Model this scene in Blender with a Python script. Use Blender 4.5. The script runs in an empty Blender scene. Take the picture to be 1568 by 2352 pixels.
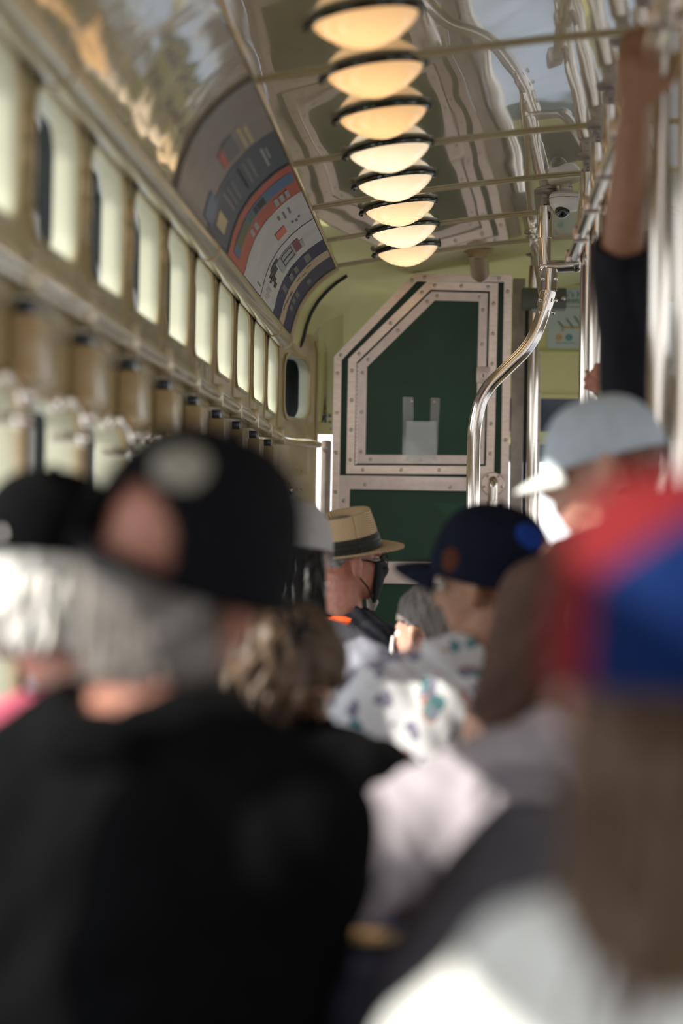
import bpy, bmesh, math, random
import numpy as np
from mathutils import Vector, Matrix, Euler

random.seed(7)
rng = np.random.default_rng(7)
C = bpy.context.scene.collection
SC = bpy.context.scene
R = math.radians

# ------------------------------------------------------------------ camera
EYE = 1.2
FPX = 2352 * 85 / 36.0
cam_d = bpy.data.cameras.new('camera')
cam = bpy.data.objects.new('camera', cam_d)
C.objects.link(cam)
cam_d.sensor_fit = 'VERTICAL'
cam_d.sensor_height = 36.0
cam_d.sensor_width = 24.0
cam_d.lens = 85.0
cam_d.clip_start = 0.05
cam_d.clip_end = 500
YAW, PITCH, ROLL = R(2.883), R(0.918), R(1.0)
CAM_M = Matrix.Rotation(YAW, 3, 'Z') @ Matrix.Rotation(R(90) + PITCH, 3, 'X') @ Matrix.Rotation(ROLL, 3, 'Z')
cam.matrix_world = Matrix.Translation((0, 0, EYE)) @ CAM_M.to_4x4()
cam_d.dof.use_dof = True
cam_d.dof.focus_distance = 7.75
cam_d.dof.aperture_fstop = 2.0
cam_d.dof.aperture_blades = 0
SC.camera = cam

# ------------------------------------------------------------------ view, world, sun
SC.view_settings.view_transform = 'Standard'
SC.view_settings.look = 'None'
SC.view_settings.gamma = 1.0
SC.view_settings.use_curve_mapping = False
SC.view_settings.exposure = 0.25
w = bpy.data.worlds.new('sky')
SC.world = w
w.use_nodes = True
nt = w.node_tree
nt.nodes.clear()
wo = nt.nodes.new('ShaderNodeOutputWorld')
bg = nt.nodes.new('ShaderNodeBackground')
tc = nt.nodes.new('ShaderNodeTexCoord')
sx = nt.nodes.new('ShaderNodeSeparateXYZ')
rp = nt.nodes.new('ShaderNodeValToRGB')
rp.color_ramp.elements[0].position = 0.0
rp.color_ramp.elements[0].color = (1.0, 0.985, 0.97, 1)
rp.color_ramp.elements[1].position = 0.7
rp.color_ramp.elements[1].color = (0.66, 0.79, 1.0, 1)
nt.links.new(tc.outputs['Generated'], sx.inputs[0])
nt.links.new(sx.outputs['Z'], rp.inputs[0])
nt.links.new(rp.outputs[0], bg.inputs['Color'])
bg.inputs['Strength'].default_value = 2.1
nt.links.new(bg.outputs[0], wo.inputs['Surface'])

sun_d = bpy.data.lights.new('sun', 'SUN')
sun_d.energy = 7.0
sun_d.color = (1.0, 0.93, 0.82)
sun_d.angle = R(0.6)
sun = bpy.data.objects.new('sun', sun_d)
C.objects.link(sun)
sun.rotation_euler = Vector((1.0, 0.30, -0.66)).to_track_quat('-Z', 'Y').to_euler()
sun.location = (-8, -4, 8)

CR = CAM_M @ Vector((1, 0, 0)); CU = CAM_M @ Vector((0, 1, 0)); CF = CAM_M @ Vector((0, 0, -1))
def P(x, y, Y):
    """world point at distance Y along the car whose sightline is photograph point x, y"""
    d = CR * ((x - 784) / FPX) + CU * ((1176 - y) / FPX) + CF
    t = Y / d.y
    return Vector((0, 0, EYE)) + d * t

# ------------------------------------------------------------------ materials
def mat(name, col, rough=0.5, metal=0.0, spec=0.5, coat=0.0, coat_rough=0.05, noise=0.0, nscale=20.0, bump=0.0,
        bscale=30.0, stretch=None, emit=None, estr=0.0, trans=0.0, ior=1.45, sheen=0.0, sub=0.0, col2=None, alpha=1.0, bdist=0.01):
    m = bpy.data.materials.new(name)
    m.use_nodes = True
    n = m.node_tree.nodes; l = m.node_tree.links
    b = n['Principled BSDF']
    c = (*col, 1)
    b.inputs['Base Color'].default_value = c
    b.inputs['Roughness'].default_value = rough
    b.inputs['Metallic'].default_value = metal
    b.inputs['Specular IOR Level'].default_value = spec
    b.inputs['Coat Weight'].default_value = coat
    b.inputs['Coat Roughness'].default_value = coat_rough
    b.inputs['Transmission Weight'].default_value = trans
    b.inputs['IOR'].default_value = ior
    b.inputs['Alpha'].default_value = alpha
    if sheen:
        b.inputs['Sheen Weight'].default_value = sheen
    if sub:
        b.inputs['Subsurface Weight'].default_value = sub
        b.inputs['Subsurface Radius'].default_value = (0.012, 0.005, 0.003)
    if emit:
        b.inputs['Emission Color'].default_value = (*emit, 1)
        b.inputs['Emission Strength'].default_value = estr
    tcn = n.new('ShaderNodeTexCoord')
    mp = n.new('ShaderNodeMapping')
    l.new(tcn.outputs['Object'], mp.inputs[0])
    if stretch:
        mp.inputs['Scale'].default_value = stretch
    if noise or col2:
        t = n.new('ShaderNodeTexNoise')
        t.inputs['Scale'].default_value = nscale
        t.inputs['Detail'].default_value = 4
        l.new(mp.outputs[0], t.inputs['Vector'])
        r = n.new('ShaderNodeValToRGB')
        c2 = col2 if col2 else tuple(max(0, x * (1 - noise)) for x in col)
        c1 = col if col2 else tuple(min(1, x * (1 + noise)) for x in col)
        r.color_ramp.elements[0].position = 0.35
        r.color_ramp.elements[1].position = 0.65
        r.color_ramp.elements[0].color = (*c2, 1)
        r.color_ramp.elements[1].color = (*c1, 1)
        l.new(t.outputs['Fac'], r.inputs[0])
        l.new(r.outputs[0], b.inputs['Base Color'])
    if bump:
        t2 = n.new('ShaderNodeTexNoise')
        t2.inputs['Scale'].default_value = bscale
        t2.inputs['Detail'].default_value = 2
        l.new(mp.outputs[0], t2.inputs['Vector'])
        bp = n.new('ShaderNodeBump')
        bp.inputs['Strength'].default_value = bump
        bp.inputs['Distance'].default_value = bdist
        l.new(t2.outputs['Fac'], bp.inputs['Height'])
        l.new(bp.outputs[0], b.inputs['Normal'])
        if coat:
            l.new(bp.outputs[0], b.inputs['Coat Normal'])
    return m

M = {}
M['gloss'] = mat('cream gloss ceiling paint', (0.47, 0.385, 0.225), 0.12, coat=1.0, coat_rough=0.02, bump=0.5, bscale=2.2, stretch=(1.6, 0.35, 1), noise=0.05, nscale=3, bdist=0.012)
M['cove'] = mat('cream gloss cove paint', (0.47, 0.385, 0.225), 0.14, coat=1.0, coat_rough=0.03, bump=0.45, bscale=2.6, stretch=(1, 1.2, 1), noise=0.06, nscale=3, bdist=0.012)
M['cream'] = mat('cream wall paint', (0.47, 0.38, 0.195), 0.22, coat=0.6, coat_rough=0.08, noise=0.08, nscale=5, bump=0.25, bscale=8, bdist=0.006)
M['jamb'] = mat('pale reveal paint', (0.50, 0.49, 0.36), 0.35, noise=0.04, nscale=9)
M['dome'] = mat('pale yellow green paint', (0.62, 0.57, 0.26), 0.4, coat=0.3, coat_rough=0.2, noise=0.06, nscale=4)
M['beige'] = mat('beige trim paint', (0.55, 0.42, 0.24), 0.35, coat=0.3, noise=0.06, nscale=8)
M['pipe'] = mat('tan pipe paint', (0.36, 0.24, 0.115), 0.35, coat=0.3, noise=0.06, nscale=8)
M['seam'] = mat('tan seam strip paint', (0.46, 0.36, 0.19), 0.3, coat=0.5, noise=0.05, nscale=10)
M['green'] = mat('dark green cab paint', (0.012, 0.062, 0.034), 0.38, noise=0.12, nscale=5, bump=0.15, bscale=40, bdist=0.002)
M['alu'] = mat('brushed aluminium', (0.70, 0.58, 0.51), 0.29, metal=0.95, noise=0.08, nscale=30, stretch=(1, 1, 8))
M['alu_pale'] = mat('pale anodised aluminium', (0.84, 0.71, 0.67), 0.42, metal=0.7, noise=0.05, nscale=30)
M['steel'] = mat('scuffed grey steel', (0.42, 0.37, 0.34), 0.45, metal=0.7, noise=0.15, nscale=14)
M['chrome'] = mat('polished chrome', (0.78, 0.72, 0.66), 0.13, metal=1.0, noise=0.03, nscale=6)
M['screw'] = mat('screw head steel', (0.5, 0.46, 0.42), 0.3, metal=1.0, noise=0.05, nscale=40)
M['dark'] = mat('black rubber', (0.012, 0.014, 0.014), 0.5, noise=0.1, nscale=20)
M['rim'] = mat('dark chrome lamp rim', (0.10, 0.11, 0.105), 0.14, metal=0.9, noise=0.05, nscale=10)
M['floor'] = mat('dark ribbed floor', (0.05, 0.048, 0.045), 0.7, noise=0.2, nscale=30, bump=0.2, bscale=60)
M['vinyl'] = mat('dark navy vinyl', (0.012, 0.015, 0.035), 0.45, noise=0.15, nscale=12, bump=0.2, bscale=60)
M['glass'] = mat('window glass', (1, 1, 1), 0.0, trans=1.0, ior=1.05)
M['acrylic'] = mat('clear acrylic', (0.75, 0.78, 0.78), 0.12, coat=1.0, alpha=0.24, noise=0.05, nscale=7)
M['grey_box'] = mat('grey green painted metal', (0.10, 0.105, 0.085), 0.4, coat=0.2, noise=0.06, nscale=10)
M['white_plastic'] = mat('white plastic', (0.82, 0.78, 0.72), 0.3, coat=0.3, noise=0.02, nscale=10)
M['black_gloss'] = mat('black glossy dome plastic', (0.008, 0.008, 0.01), 0.06, coat=1.0, noise=0.1)
M['visor_blue'] = mat('dark blue tinted visor', (0.008, 0.02, 0.045), 0.25, coat=0.4, noise=0.25, nscale=5)
M['asphalt'] = mat('pale street paving', (0.42, 0.41, 0.39), 0.9, noise=0.2, nscale=3)
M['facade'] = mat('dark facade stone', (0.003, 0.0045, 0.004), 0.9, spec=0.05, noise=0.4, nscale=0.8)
def lampmat(name, col, s):
    """opal glass, brightest at the bottom of the bowl where the bulb sits"""
    m = mat(name, (0.8, 0.68, 0.5), 0.18, coat=0.6, emit=col, estr=s, noise=0.04, nscale=25)
    n = m.node_tree.nodes; l = m.node_tree.links
    t = n.new('ShaderNodeTexCoord'); x = n.new('ShaderNodeSeparateXYZ'); mr = n.new('ShaderNodeMapRange')
    l.new(t.outputs['Object'], x.inputs[0]); l.new(x.outputs['Z'], mr.inputs['Value'])
    mr.inputs['From Min'].default_value = -0.065; mr.inputs['From Max'].default_value = -0.012
    mr.inputs['To Min'].default_value = s * 1.35; mr.inputs['To Max'].default_value = s * 0.75
    l.new(mr.outputs[0], n['Principled BSDF'].inputs['Emission Strength'])
    return m
M['lamp_orange'] = lampmat('amber lit opal glass', (1.0, 0.53, 0.19), 0.82)
M['lamp_warm'] = lampmat('warm lit opal glass', (1.0, 0.66, 0.34), 0.86)
M['lamp_pale'] = lampmat('pale lit opal glass', (1.0, 0.75, 0.48), 0.9)

# ------------------------------------------------------------------ mesh helpers
class MB:
    def __init__(self):
        self.v = []; self.f = []; self.m = []
    def raw(self, vs, fs, mi=0):
        o = len(self.v)
        self.v += [tuple(x) for x in vs]
        self.f += [tuple(i + o for i in q) for q in fs]
        self.m += [mi] * len(fs)
    def box(self, a, b, mi=0, bev=0.0):
        a = Vector(a); b = Vector(b)
        lo = Vector(map(min, a, b)); hi = Vector(map(max, a, b))
        if bev:
            bm = bmesh.new()
            bmesh.ops.create_cube(bm, size=1.0)
            s = hi - lo; c = (hi + lo) / 2
            for v in bm.verts:
                v.co = Vector((v.co.x * s.x, v.co.y * s.y, v.co.z * s.z)) + c
            bmesh.ops.bevel(bm, geom=bm.edges[:] , offset=min(bev, min(s) * 0.45), segments=2, affect='EDGES', profile=0.5)
            bm.verts.index_update()
            self.raw([v.co[:] for v in bm.verts], [[v.index for v in f.verts] for f in bm.faces], mi)
            bm.free()
            return
        x0, y0, z0 = lo; x1, y1, z1 = hi
        self.raw([(x0, y0, z0), (x1, y0, z0), (x1, y1, z0), (x0, y1, z0), (x0, y0, z1), (x1, y0, z1), (x1, y1, z1), (x0, y1, z1)],
                 [(0, 3, 2, 1), (4, 5, 6, 7), (0, 1, 5, 4), (1, 2, 6, 5), (2, 3, 7, 6), (3, 0, 4, 7)], mi)
    def tube(self, pts, r, n=14, mi=0, cap=True):
        pts = [Vector(p) for p in pts]
        rs = r if isinstance(r, (list, tuple)) else [r] * len(pts)
        vs = []; fs = []
        up = None
        for i, p in enumerate(pts):
            d = (pts[min(i + 1, len(pts) - 1)] - pts[max(i - 1, 0)]).normalized()
            if up is None:
                up = Vector((0, 0, 1)) if abs(d.z) < 0.9 else Vector((0, 1, 0))
            a = d.cross(up).normalized(); up2 = a.cross(d).normalized(); up = up2
            for k in range(n):
                t = 2 * math.pi * k / n
                vs.append(p + (a * math.cos(t) + up2 * math.sin(t)) * rs[i])
        for i in range(len(pts) - 1):
            for k in range(n):
                k2 = (k + 1) % n
                fs.append((i * n + k, i * n + k2, (i + 1) * n + k2, (i + 1) * n + k))
        if cap:
            fs.append(tuple(range(n))[::-1])
            fs.append(tuple((len(pts) - 1) * n + k for k in range(n)))
        self.raw(vs, fs, mi)
    def lathe(self, prof, mtx, n=28, mi=0):
        """prof: (radius, height) list turned round the local z axis, placed by mtx"""
        vs = []; fs = []
        for r, z in prof:
            for k in range(n):
                t = 2 * math.pi * k / n
                vs.append(mtx @ Vector((r * math.cos(t), r * math.sin(t), z)))
        for i in range(len(prof) - 1):
            for k in range(n):
                k2 = (k + 1) % n
                fs.append((i * n + k, i * n + k2, (i + 1) * n + k2, (i + 1) * n + k))
        fs.append(tuple(range(n))[::-1])
        fs.append(tuple((len(prof) - 1) * n + k for k in range(n)))
        self.raw(vs, fs, mi)
    def ball(self, c, rad, mtx=None, n=14, mi=0):
        c = Vector(c)
        rad = rad if isinstance(rad, (list, tuple)) else (rad,) * 3
        prof = []
        vs = []; fs = []
        rows = max(6, n // 2 + 1)
        for i in range(1, rows):
            t = math.pi * i / rows
            for k in range(n):
                p = 2 * math.pi * k / n
                q = Vector((rad[0] * math.sin(t) * math.cos(p), rad[1] * math.sin(t) * math.sin(p), -rad[2] * math.cos(t)))
                vs.append(c + (mtx @ q if mtx else q))
        lo = Vector((0, 0, -rad[2])); hi = Vector((0, 0, rad[2]))
        vs.append(c + (mtx @ lo if mtx else lo)); vs.append(c + (mtx @ hi if mtx else hi))
        for i in range(rows - 2):
            for k in range(n):
                k2 = (k + 1) % n
                fs.append((i * n + k, i * n + k2, (i + 1) * n + k2, (i + 1) * n + k))
        L = len(vs)
        for k in range(n):
            k2 = (k + 1) % n
            fs.append((L - 2, k2, k))
            fs.append((L - 1, (rows - 2) * n + k, (rows - 2) * n + k2))
        self.raw(vs, fs, mi)
    def prism(self, poly, d, mi=0):
        """poly: 3-D outline, extruded by vector d"""
        n = len(poly); d = Vector(d)
        vs = [Vector(p) for p in poly] + [Vector(p) + d for p in poly]
        fs = [tuple(range(n))[::-1], tuple(range(n, 2 * n))]
        for i in range(n):
            j = (i + 1) % n
            fs.append((i, j, n + j, n + i))
        self.raw(vs, fs, mi)
    def frame(self, outer, inner, d, mi=0, skip=()):
        """mitred frame between two loops, extruded by d; skip lists the open sides"""
        d = Vector(d); n = len(outer)
        for i in range(n):
            if i in skip: continue
            j = (i + 1) % n
            self.prism([outer[i], outer[j], inner[j], inner[i]], d, mi)
    def grid(self, fn, us, vs_, mi=0, flip=False):
        a = [fn(u, v) for u in us for v in vs_]
        nv = len(vs_)
        fs = []
        for i in range(len(us) - 1):
            for j in range(nv - 1):
                q = (i * nv + j, (i + 1) * nv + j, (i + 1) * nv + j + 1, i * nv + j + 1)
                fs.append(q[::-1] if flip else q)
        self.raw(a, fs, mi)
    def build(self, name, mats, parent=None, smooth=True, angle=35):
        me = bpy.data.meshes.new(name)
        pm = None
        vs = self.v
        if parent is not None:
            inv = WORLD[parent.name].inverted()
            vs = [inv @ Vector(p) for p in vs]
        me.from_pydata([tuple(p) for p in vs], [], self.f)
        mats = mats if isinstance(mats, (list, tuple)) else [mats]
        for m in mats:
            me.materials.append(m)
        me.polygons.foreach_set('material_index', self.m)
        bm = bmesh.new(); bm.from_mesh(me)
        bmesh.ops.recalc_face_normals(bm, faces=bm.faces)
        bm.to_mesh(me); bm.free()
        if smooth:
            me.polygons.foreach_set('use_smooth', [True] * len(me.polygons))
            me.set_sharp_from_angle(angle=R(angle))
        me.update()
        o = bpy.data.objects.new(name, me)
        C.objects.link(o)
        WORLD[o.name] = Matrix.Identity(4)
        if parent is not None:
            o.parent = parent
            WORLD[o.name] = WORLD[parent.name].copy()
        return o
WORLD = {}

def thing(name, loc, label=None, cat=None, group=None):
    o = bpy.data.objects.new(name, None)
    C.objects.link(o)
    o.location = loc
    o.empty_display_size = 0.05
    WORLD[o.name] = Matrix.Translation(loc)
    tag(o, label, cat, group)
    return o
def tag(o, label=None, cat=None, group=None, kind=None):
    if label: o['label'] = label
    if cat: o['category'] = cat
    if group: o['group'] = group
    if kind: o['kind'] = kind
    return o
def struct(o, label, cat):
    return tag(o, label, cat, None, 'structure')
def fillet(pts, rad, n=7):
    """rounds the corners of a path"""
    pts = [Vector(p) for p in pts]
    out = [pts[0]]
    for i in range(1, len(pts) - 1):
        a, b, c = pts[i - 1], pts[i], pts[i + 1]
        r = min(rad, (a - b).length * 0.48, (c - b).length * 0.48)
        p = b + (a - b).normalized() * r; q = b + (c - b).normalized() * r
        for k in range(n + 1):
            t = k / n
            out.append((1 - t) ** 2 * p + 2 * t * (1 - t) * b + t * t * q)
    out.append(pts[-1])
    return out
def text_mesh(mb, s, size, fn, mi=0, align='LEFT'):
    """adds lettering as flat faces; fn maps letter x,y to the world"""
    cu = bpy.data.curves.new('lettering', 'FONT')
    cu.body = s; cu.size = size; cu.align_x = align
    o = bpy.data.objects.new('lettering', cu); C.objects.link(o)
    bpy.context.view_layer.update()
    me = bpy.data.meshes.new_from_object(o.evaluated_get(bpy.context.evaluated_depsgraph_get()))
    mb.raw([fn(v.co.x, v.co.y) for v in me.vertices], [list(p.vertices) for p in me.polygons], mi)
    bpy.data.objects.remove(o); bpy.data.curves.remove(cu); bpy.data.meshes.remove(me)
# ------------------------------------------------------------------ the car body
def glass_mat(name, tint=(0.96, 0.98, 0.98)):
    m = bpy.data.materials.new(name); m.use_nodes = True
    n = m.node_tree.nodes; l = m.node_tree.links
    n.clear()
    o = n.new('ShaderNodeOutputMaterial'); mx = n.new('ShaderNodeMixShader')
    t = n.new('ShaderNodeBsdfTransparent'); g = n.new('ShaderNodeBsdfGlossy')
    t.inputs['Color'].default_value = (*tint, 1)
    g.inputs['Roughness'].default_value = 0.02
    mx.inputs[0].default_value = 0.025
    l.new(t.outputs[0], mx.inputs[1]); l.new(g.outputs[0], mx.inputs[2])
    l.new(mx.outputs[0], o.inputs['Surface'])
    return m
M['glass'] = glass_mat('window glass')
M['tint'] = glass_mat('grey tinted glass', (0.17, 0.19, 0.2))
M['hazy'] = glass_mat('hazy windscreen glass', (0.85, 0.88, 0.9))

CX = 0.55                      # the car's centre line
def ceil_h(x):
    return 1.166 - 0.12 * abs(x - CX) ** 1.5
COVE = [(-0.69, 0.772), (-0.655, 0.772), (-0.645, 0.80), (-0.634, 0.85), (-0.617, 0.897), (-0.590, 0.943), (-0.553, 0.985), (-0.52, 1.014), (-0.48, ceil_h(-0.48))]
def cove_pt(t):
    """0 = foot of the cove at the moulding, 1 = its seam with the ceiling"""
    q = COVE[1:]
    L = [0]
    for a, b in zip(q, q[1:]):
        L.append(L[-1] + math.hypot(b[0] - a[0], b[1] - a[1]))
    s = t * L[-1]
    for i in range(len(q) - 1):
        if s <= L[i + 1] + 1e-9:
            k = (s - L[i]) / (L[i + 1] - L[i])
            return (q[i][0] + k * (q[i + 1][0] - q[i][0]), q[i][1] + k * (q[i + 1][1] - q[i][1]))
    return q[-1]
Y0, YS, YF = -1.6, 8.83, 10.3

# floor
b = MB(); b.box((-0.72, Y0, -0.05), (1.82, YF + 0.02, 0.0))
struct(b.build('floor', M['floor']), 'dark ribbed streetcar floor under the seats', 'floor')

# glossy ceiling and coves
b = MB()
xs = np.linspace(-0.48, 1.58, 43)
ys = np.linspace(Y0, YS, 60)
b.grid(lambda x, y: (x, y, EYE + ceil_h(x)), xs, ys, 0)
ts = np.linspace(0, 1, 18)
cp = [cove_pt(t) for t in ts]
for side in (0, 1):
    pts = [(x if side == 0 else 2 * CX - x, h) for x, h in [COVE[0]] + cp]
    b.grid(lambda i, y: (pts[int(i)][0], y, EYE + pts[int(i)][1]), range(len(pts)), ys, 1)
b.build('ceiling', [M['gloss'], M['cove']], angle=25)
struct(bpy.data.objects['ceiling'], 'glossy cream arched streetcar ceiling with curved coves', 'ceiling')

# pale painted front end of the ceiling, narrowing to the nose of the car
PROF = [COVE[0]] + cp + [(x, ceil_h(x)) for x in xs[1:]] + [(2 * CX - x, h) for x, h in cp[::-1][1:] + [COVE[0]]]
SEC = [(8.83, 1.0, 0.0), (8.98, 0.995, 0.0), (9.12, 0.975, 0.0), (9.3, 0.935, 0.002), (9.5, 0.88, 0.004), (9.75, 0.79, 0.006), (10.05, 0.67, 0.008), (10.32, 0.56, 0.01)]
def sec_at(y):
    for a, c in zip(SEC, SEC[1:]):
        if y <= c[0] + 1e-6:
            k = (y - a[0]) / (c[0] - a[0])
            return a[1] + k * (c[1] - a[1]), a[2] + k * (c[2] - a[2])
    return SEC[-1][1:]
def nose_pt(i, y, off=0.0):
    s, dz = sec_at(y)
    x, h = PROF[int(i)]
    s -= off
    return (CX + (x - CX) * s, y, EYE + h - dz - off * 0.4)
b = MB()
b.grid(nose_pt, range(len(PROF)), [8.83, 8.9, 8.98, 9.05, 9.12, 9.2, 9.3, 9.4, 9.5, 9.62, 9.75, 9.9, 10.05, 10.2, 10.32], 0)
struct(b.build('ceiling_front', M['dome'], angle=60), 'pale yellow-green painted ceiling end above the cab door', 'ceiling')
# rubber seam and rim round the front end of the cove
b = MB()
b.tube([nose_pt(i, 9.1, 0.004) for i in range(0, 19)], 0.008, 6)
struct(b.build('trim_1', M['dark']), 'black rubber seam arched over the cove end beside the green door', 'seam')
b = MB()
b.tube([Vector((x + 0.006, 8.835, EYE + h - 0.004)) for x, h in [COVE[0]] + cp], 0.011, 8)
struct(b.build('trim_2', M['beige']), 'tan rim round the end of the cove beyond the last advertising card', 'rim')

# ceiling seams
for n, y in enumerate([2.9, 4.2, 5.34, 6.5, 7.33, 8.1, 8.82]):
    b = MB()
    for dy, wd, th in ((0, 0.022, 0.004), (0.0, 0.010, 0.008)):
        vs = []; fs = []
        for i, x in enumerate(xs):
            h = EYE + ceil_h(x)
            vs += [(x, y - wd, h - 0.0005), (x, y - wd, h - th), (x, y + wd, h - th), (x, y + wd, h - 0.0005)]
        for i in range(len(xs) - 1):
            for k in range(3):
                fs.append((4 * i + k, 4 * i + k + 1, 4 * i + 5 + k, 4 * i + 4 + k))
        b.raw(vs, fs)
    struct(b.build('trim_%d' % (n + 3), M['seam']), 'raised tan seam strip crossing the glossy ceiling, number %d counted towards the cab' % (n + 1), 'seam')
# edge bead between ceiling and cove
b = MB()
b.tube([(-0.478, Y0, EYE + ceil_h(-0.48) - 0.001), (-0.478, YS, EYE + ceil_h(-0.48) - 0.001)], 0.006, 8)
struct(b.build('trim_10', M['seam']), 'tan bead along the joint of ceiling and left cove', 'moulding')

# ------------------------------------------------------------------ left wall
PITCH_W = 0.571
F = {k: 4.22 + PITCH_W * (k - 2) for k in range(-7, 11)}
XW = -0.69
def rrect(s0, s1, z0, z1, r, m=6):
    out = []
    for cx, cz, a0 in ((s1 - r, z1 - r, 0), (s0 + r, z1 - r, 90), (s0 + r, z0 + r, 180), (s1 - r, z0 + r, 270)):
        for k in range(m + 1):
            a = R(a0 + 90 * k / m)
            out.append((cx + r * math.cos(a), cz + r * math.sin(a)))
    return out
def holed(b, f, s0, s1, z0, z1, hole, m=6, mi=0):
    """wall panel with one rounded opening; f(s, z, depth) gives the world point"""
    cor = [(s1, z1), (s0, z1), (s0, z0), (s1, z0)]
    n = len(hole)
    vs = [f(s, z, 0) for s, z in hole] + [f(s, z, 0) for s, z in cor]
    fs = []
    for c in range(4):
        for k in range(m):
            i = c * (m + 1) + k
            fs.append((i, i + 1, n + c))
        i = c * (m + 1) + m
        j = (i + 1) % n
        fs.append((i, j, n + (c + 1) % 4, n + c))
    b.raw(vs, fs, mi)
def reveal(b, f, hole, depth, grow=0.0, lip=0.014, lift=0.006, mi=0):
    n = len(hole)
    cs = sum(s for s, z in hole) / n; cz = sum(z for s, z in hole) / n
    def ring(g, d):
        out = []
        for s, z in hole:
            v = Vector((s - cs, z - cz)); L = v.length
            v = v * ((L + g) / L)
            out.append(f(cs + v.x, cz + v.y, d))
        return out
    rings = [ring(lip, 0.0), ring(lip, -lift), ring(0.004, -lift), ring(0.0, 0.0), ring(-grow * .5, depth * 0.5), ring(-grow, depth)]
    vs = [p for r_ in rings for p in r_]
    fs = []
    for q in range(len(rings) - 1):
        for i in range(n):
            j = (i + 1) % n
            fs.append((q * n + i, q * n + j, (q + 1) * n + j, (q + 1) * n + i))
    ml = [mi] * (3 * n) + [mi + 1] * (2 * n)
    o = len(b.v)
    b.raw(vs, fs, mi)
    b.m[-len(fs):] = ml
    return ring(-grow, depth - 0.004)
wall = MB()
win_n = [0]
def window(f, hole, depth, mats, label, grow=0.0, pane='glass', lip=0.014, lift=0.006):
    win_n[0] += 1
    b = MB()
    ring = reveal(b, f, hole, depth, grow, lip, lift)
    o = b.build('window_%d' % win_n[0], mats, angle=40)
    struct(o, label, 'window')
    g = MB()
    c = sum(ring, Vector()) / len(ring)
    n = len(ring)
    g.raw(list(ring) + [c], [(i, (i + 1) % n, n) for i in range(n)])
    g.build('pane', M[pane], o, smooth=False)
    return o
def fl(s, z, d):
    return Vector((XW - d, s, z))
ords = ['nearest', 'second', 'third', 'fourth', 'fifth', 'sixth', 'seventh', 'eighth', 'ninth', 'tenth', 'eleventh', 'twelfth']
# small upper windows
UZ0, UZ1 = EYE + 0.44, EYE + 0.778
first = 1
for k in range(-7, 11):
    s0, s1 = F[k] - 0.5, F[k] + 0.071
    hole = rrect(F[k] - 0.43, F[k], EYE + 0.495, EYE + 0.735, 0.062)
    holed(wall, fl, s0, s1, UZ0, UZ1, hole)
    d = 'small upper window in left wall, '
    if k >= 1:
        d += 'number %s counted from the picture edge' % ords[k - 1] if k > 1 else 'cut by the picture edge'
        d = 'small round-cornered upper window in left wall, ' + (('%s counted from the near end' % ords[k - 1]) if k > 1 else 'nearest one, cut by the picture edge')
    else:
        d = 'small upper window in left wall beside the camera'
    window(fl, hole, 0.041, [M['cream'], M['jamb']], d)
# valance and the tall lower windows
LZ0, LZ1 = 0.80, 1.43
for k in range(-7, 11):
    s0, s1 = F[k] - 0.5, F[k] + 0.071
    wall.raw([fl(s0, LZ1 + 0.03, 0), fl(s1, LZ1 + 0.03, 0), fl(s1, UZ0, 0), fl(s0, UZ0, 0)], [(0, 1, 2, 3)])
    if k <= 9:
        hole = rrect(F[k] - 0.455, F[k] + 0.026, LZ0, LZ1, 0.03)
        holed(wall, fl, s0, s1, 0.0, LZ1 + 0.03, hole)
        window(fl, hole, 0.05, [M['beige'], M['jamb']], 'tall lower passenger window in left wall, behind the seated passengers', lip=0.02, lift=0.012)
    else:
        wall.raw([fl(s0, 0, 0), fl(s1, 0, 0), fl(s1, LZ1 + 0.03, 0), fl(s0, LZ1 + 0.03, 0)], [(0, 1, 2, 3)])
    # pressed seams between the bays
    wall.box((XW - 0.002, s1 - 0.006, UZ0), (XW + 0.004, s1 + 0.006, UZ1))
# end panel that curves in to the cab, with the last window
E0, E1 = Vector((-0.69, 8.861, 0)), Vector((-0.565, 9.26, 0))
EL = (E1 - E0).length
ed = (E1 - E0).normalized(); en = Vector((-ed.y, ed.x, 0))
def fe(s, z, d):
    k = s / EL
    bow = 0.018 * math.sin(math.pi * k)
    p = E0 + ed * s + en * (d + bow)
    return Vector((p.x, p.y, z))
hole = rrect(0.09, 0.335, 1.70, 1.92, 0.055)
holed(wall, fe, 0.0, EL, 1.62, 2.02, hole)
window(fe, hole, 0.036, [M['cream'], M['jamb']], 'small round-cornered window in the curved end wall beside the cab door', lip=0.018, lift=0.008, pane='tint')
ss = np.linspace(0, EL, 9)
for z0, z1, off in ((0.0, 1.32, 0.0), (1.32, 1.335, 0.0), (1.335, 1.62, 0.0)):
    wall.grid(lambda s, z: fe(s, z, 0), ss, [z0, z1])
wall.grid(lambda s, z: fe(s, z, 0), ss, [2.02, 2.1])
# short panel up to the cab partition
G1 = Vector((-0.48, 9.44, 0))
wall.raw([(E1.x, E1.y, 1.65), (G1.x, G1.y, 1.65), (G1.x, G1.y, 2.22), (E1.x, E1.y, 2.16)], [(0, 1, 2, 3)], 1)
wall.box((E1.x - 0.01, E1.y - 0.005, 1.645), (-0.515, E1.y + 0.006, 1.69), 1)
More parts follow.
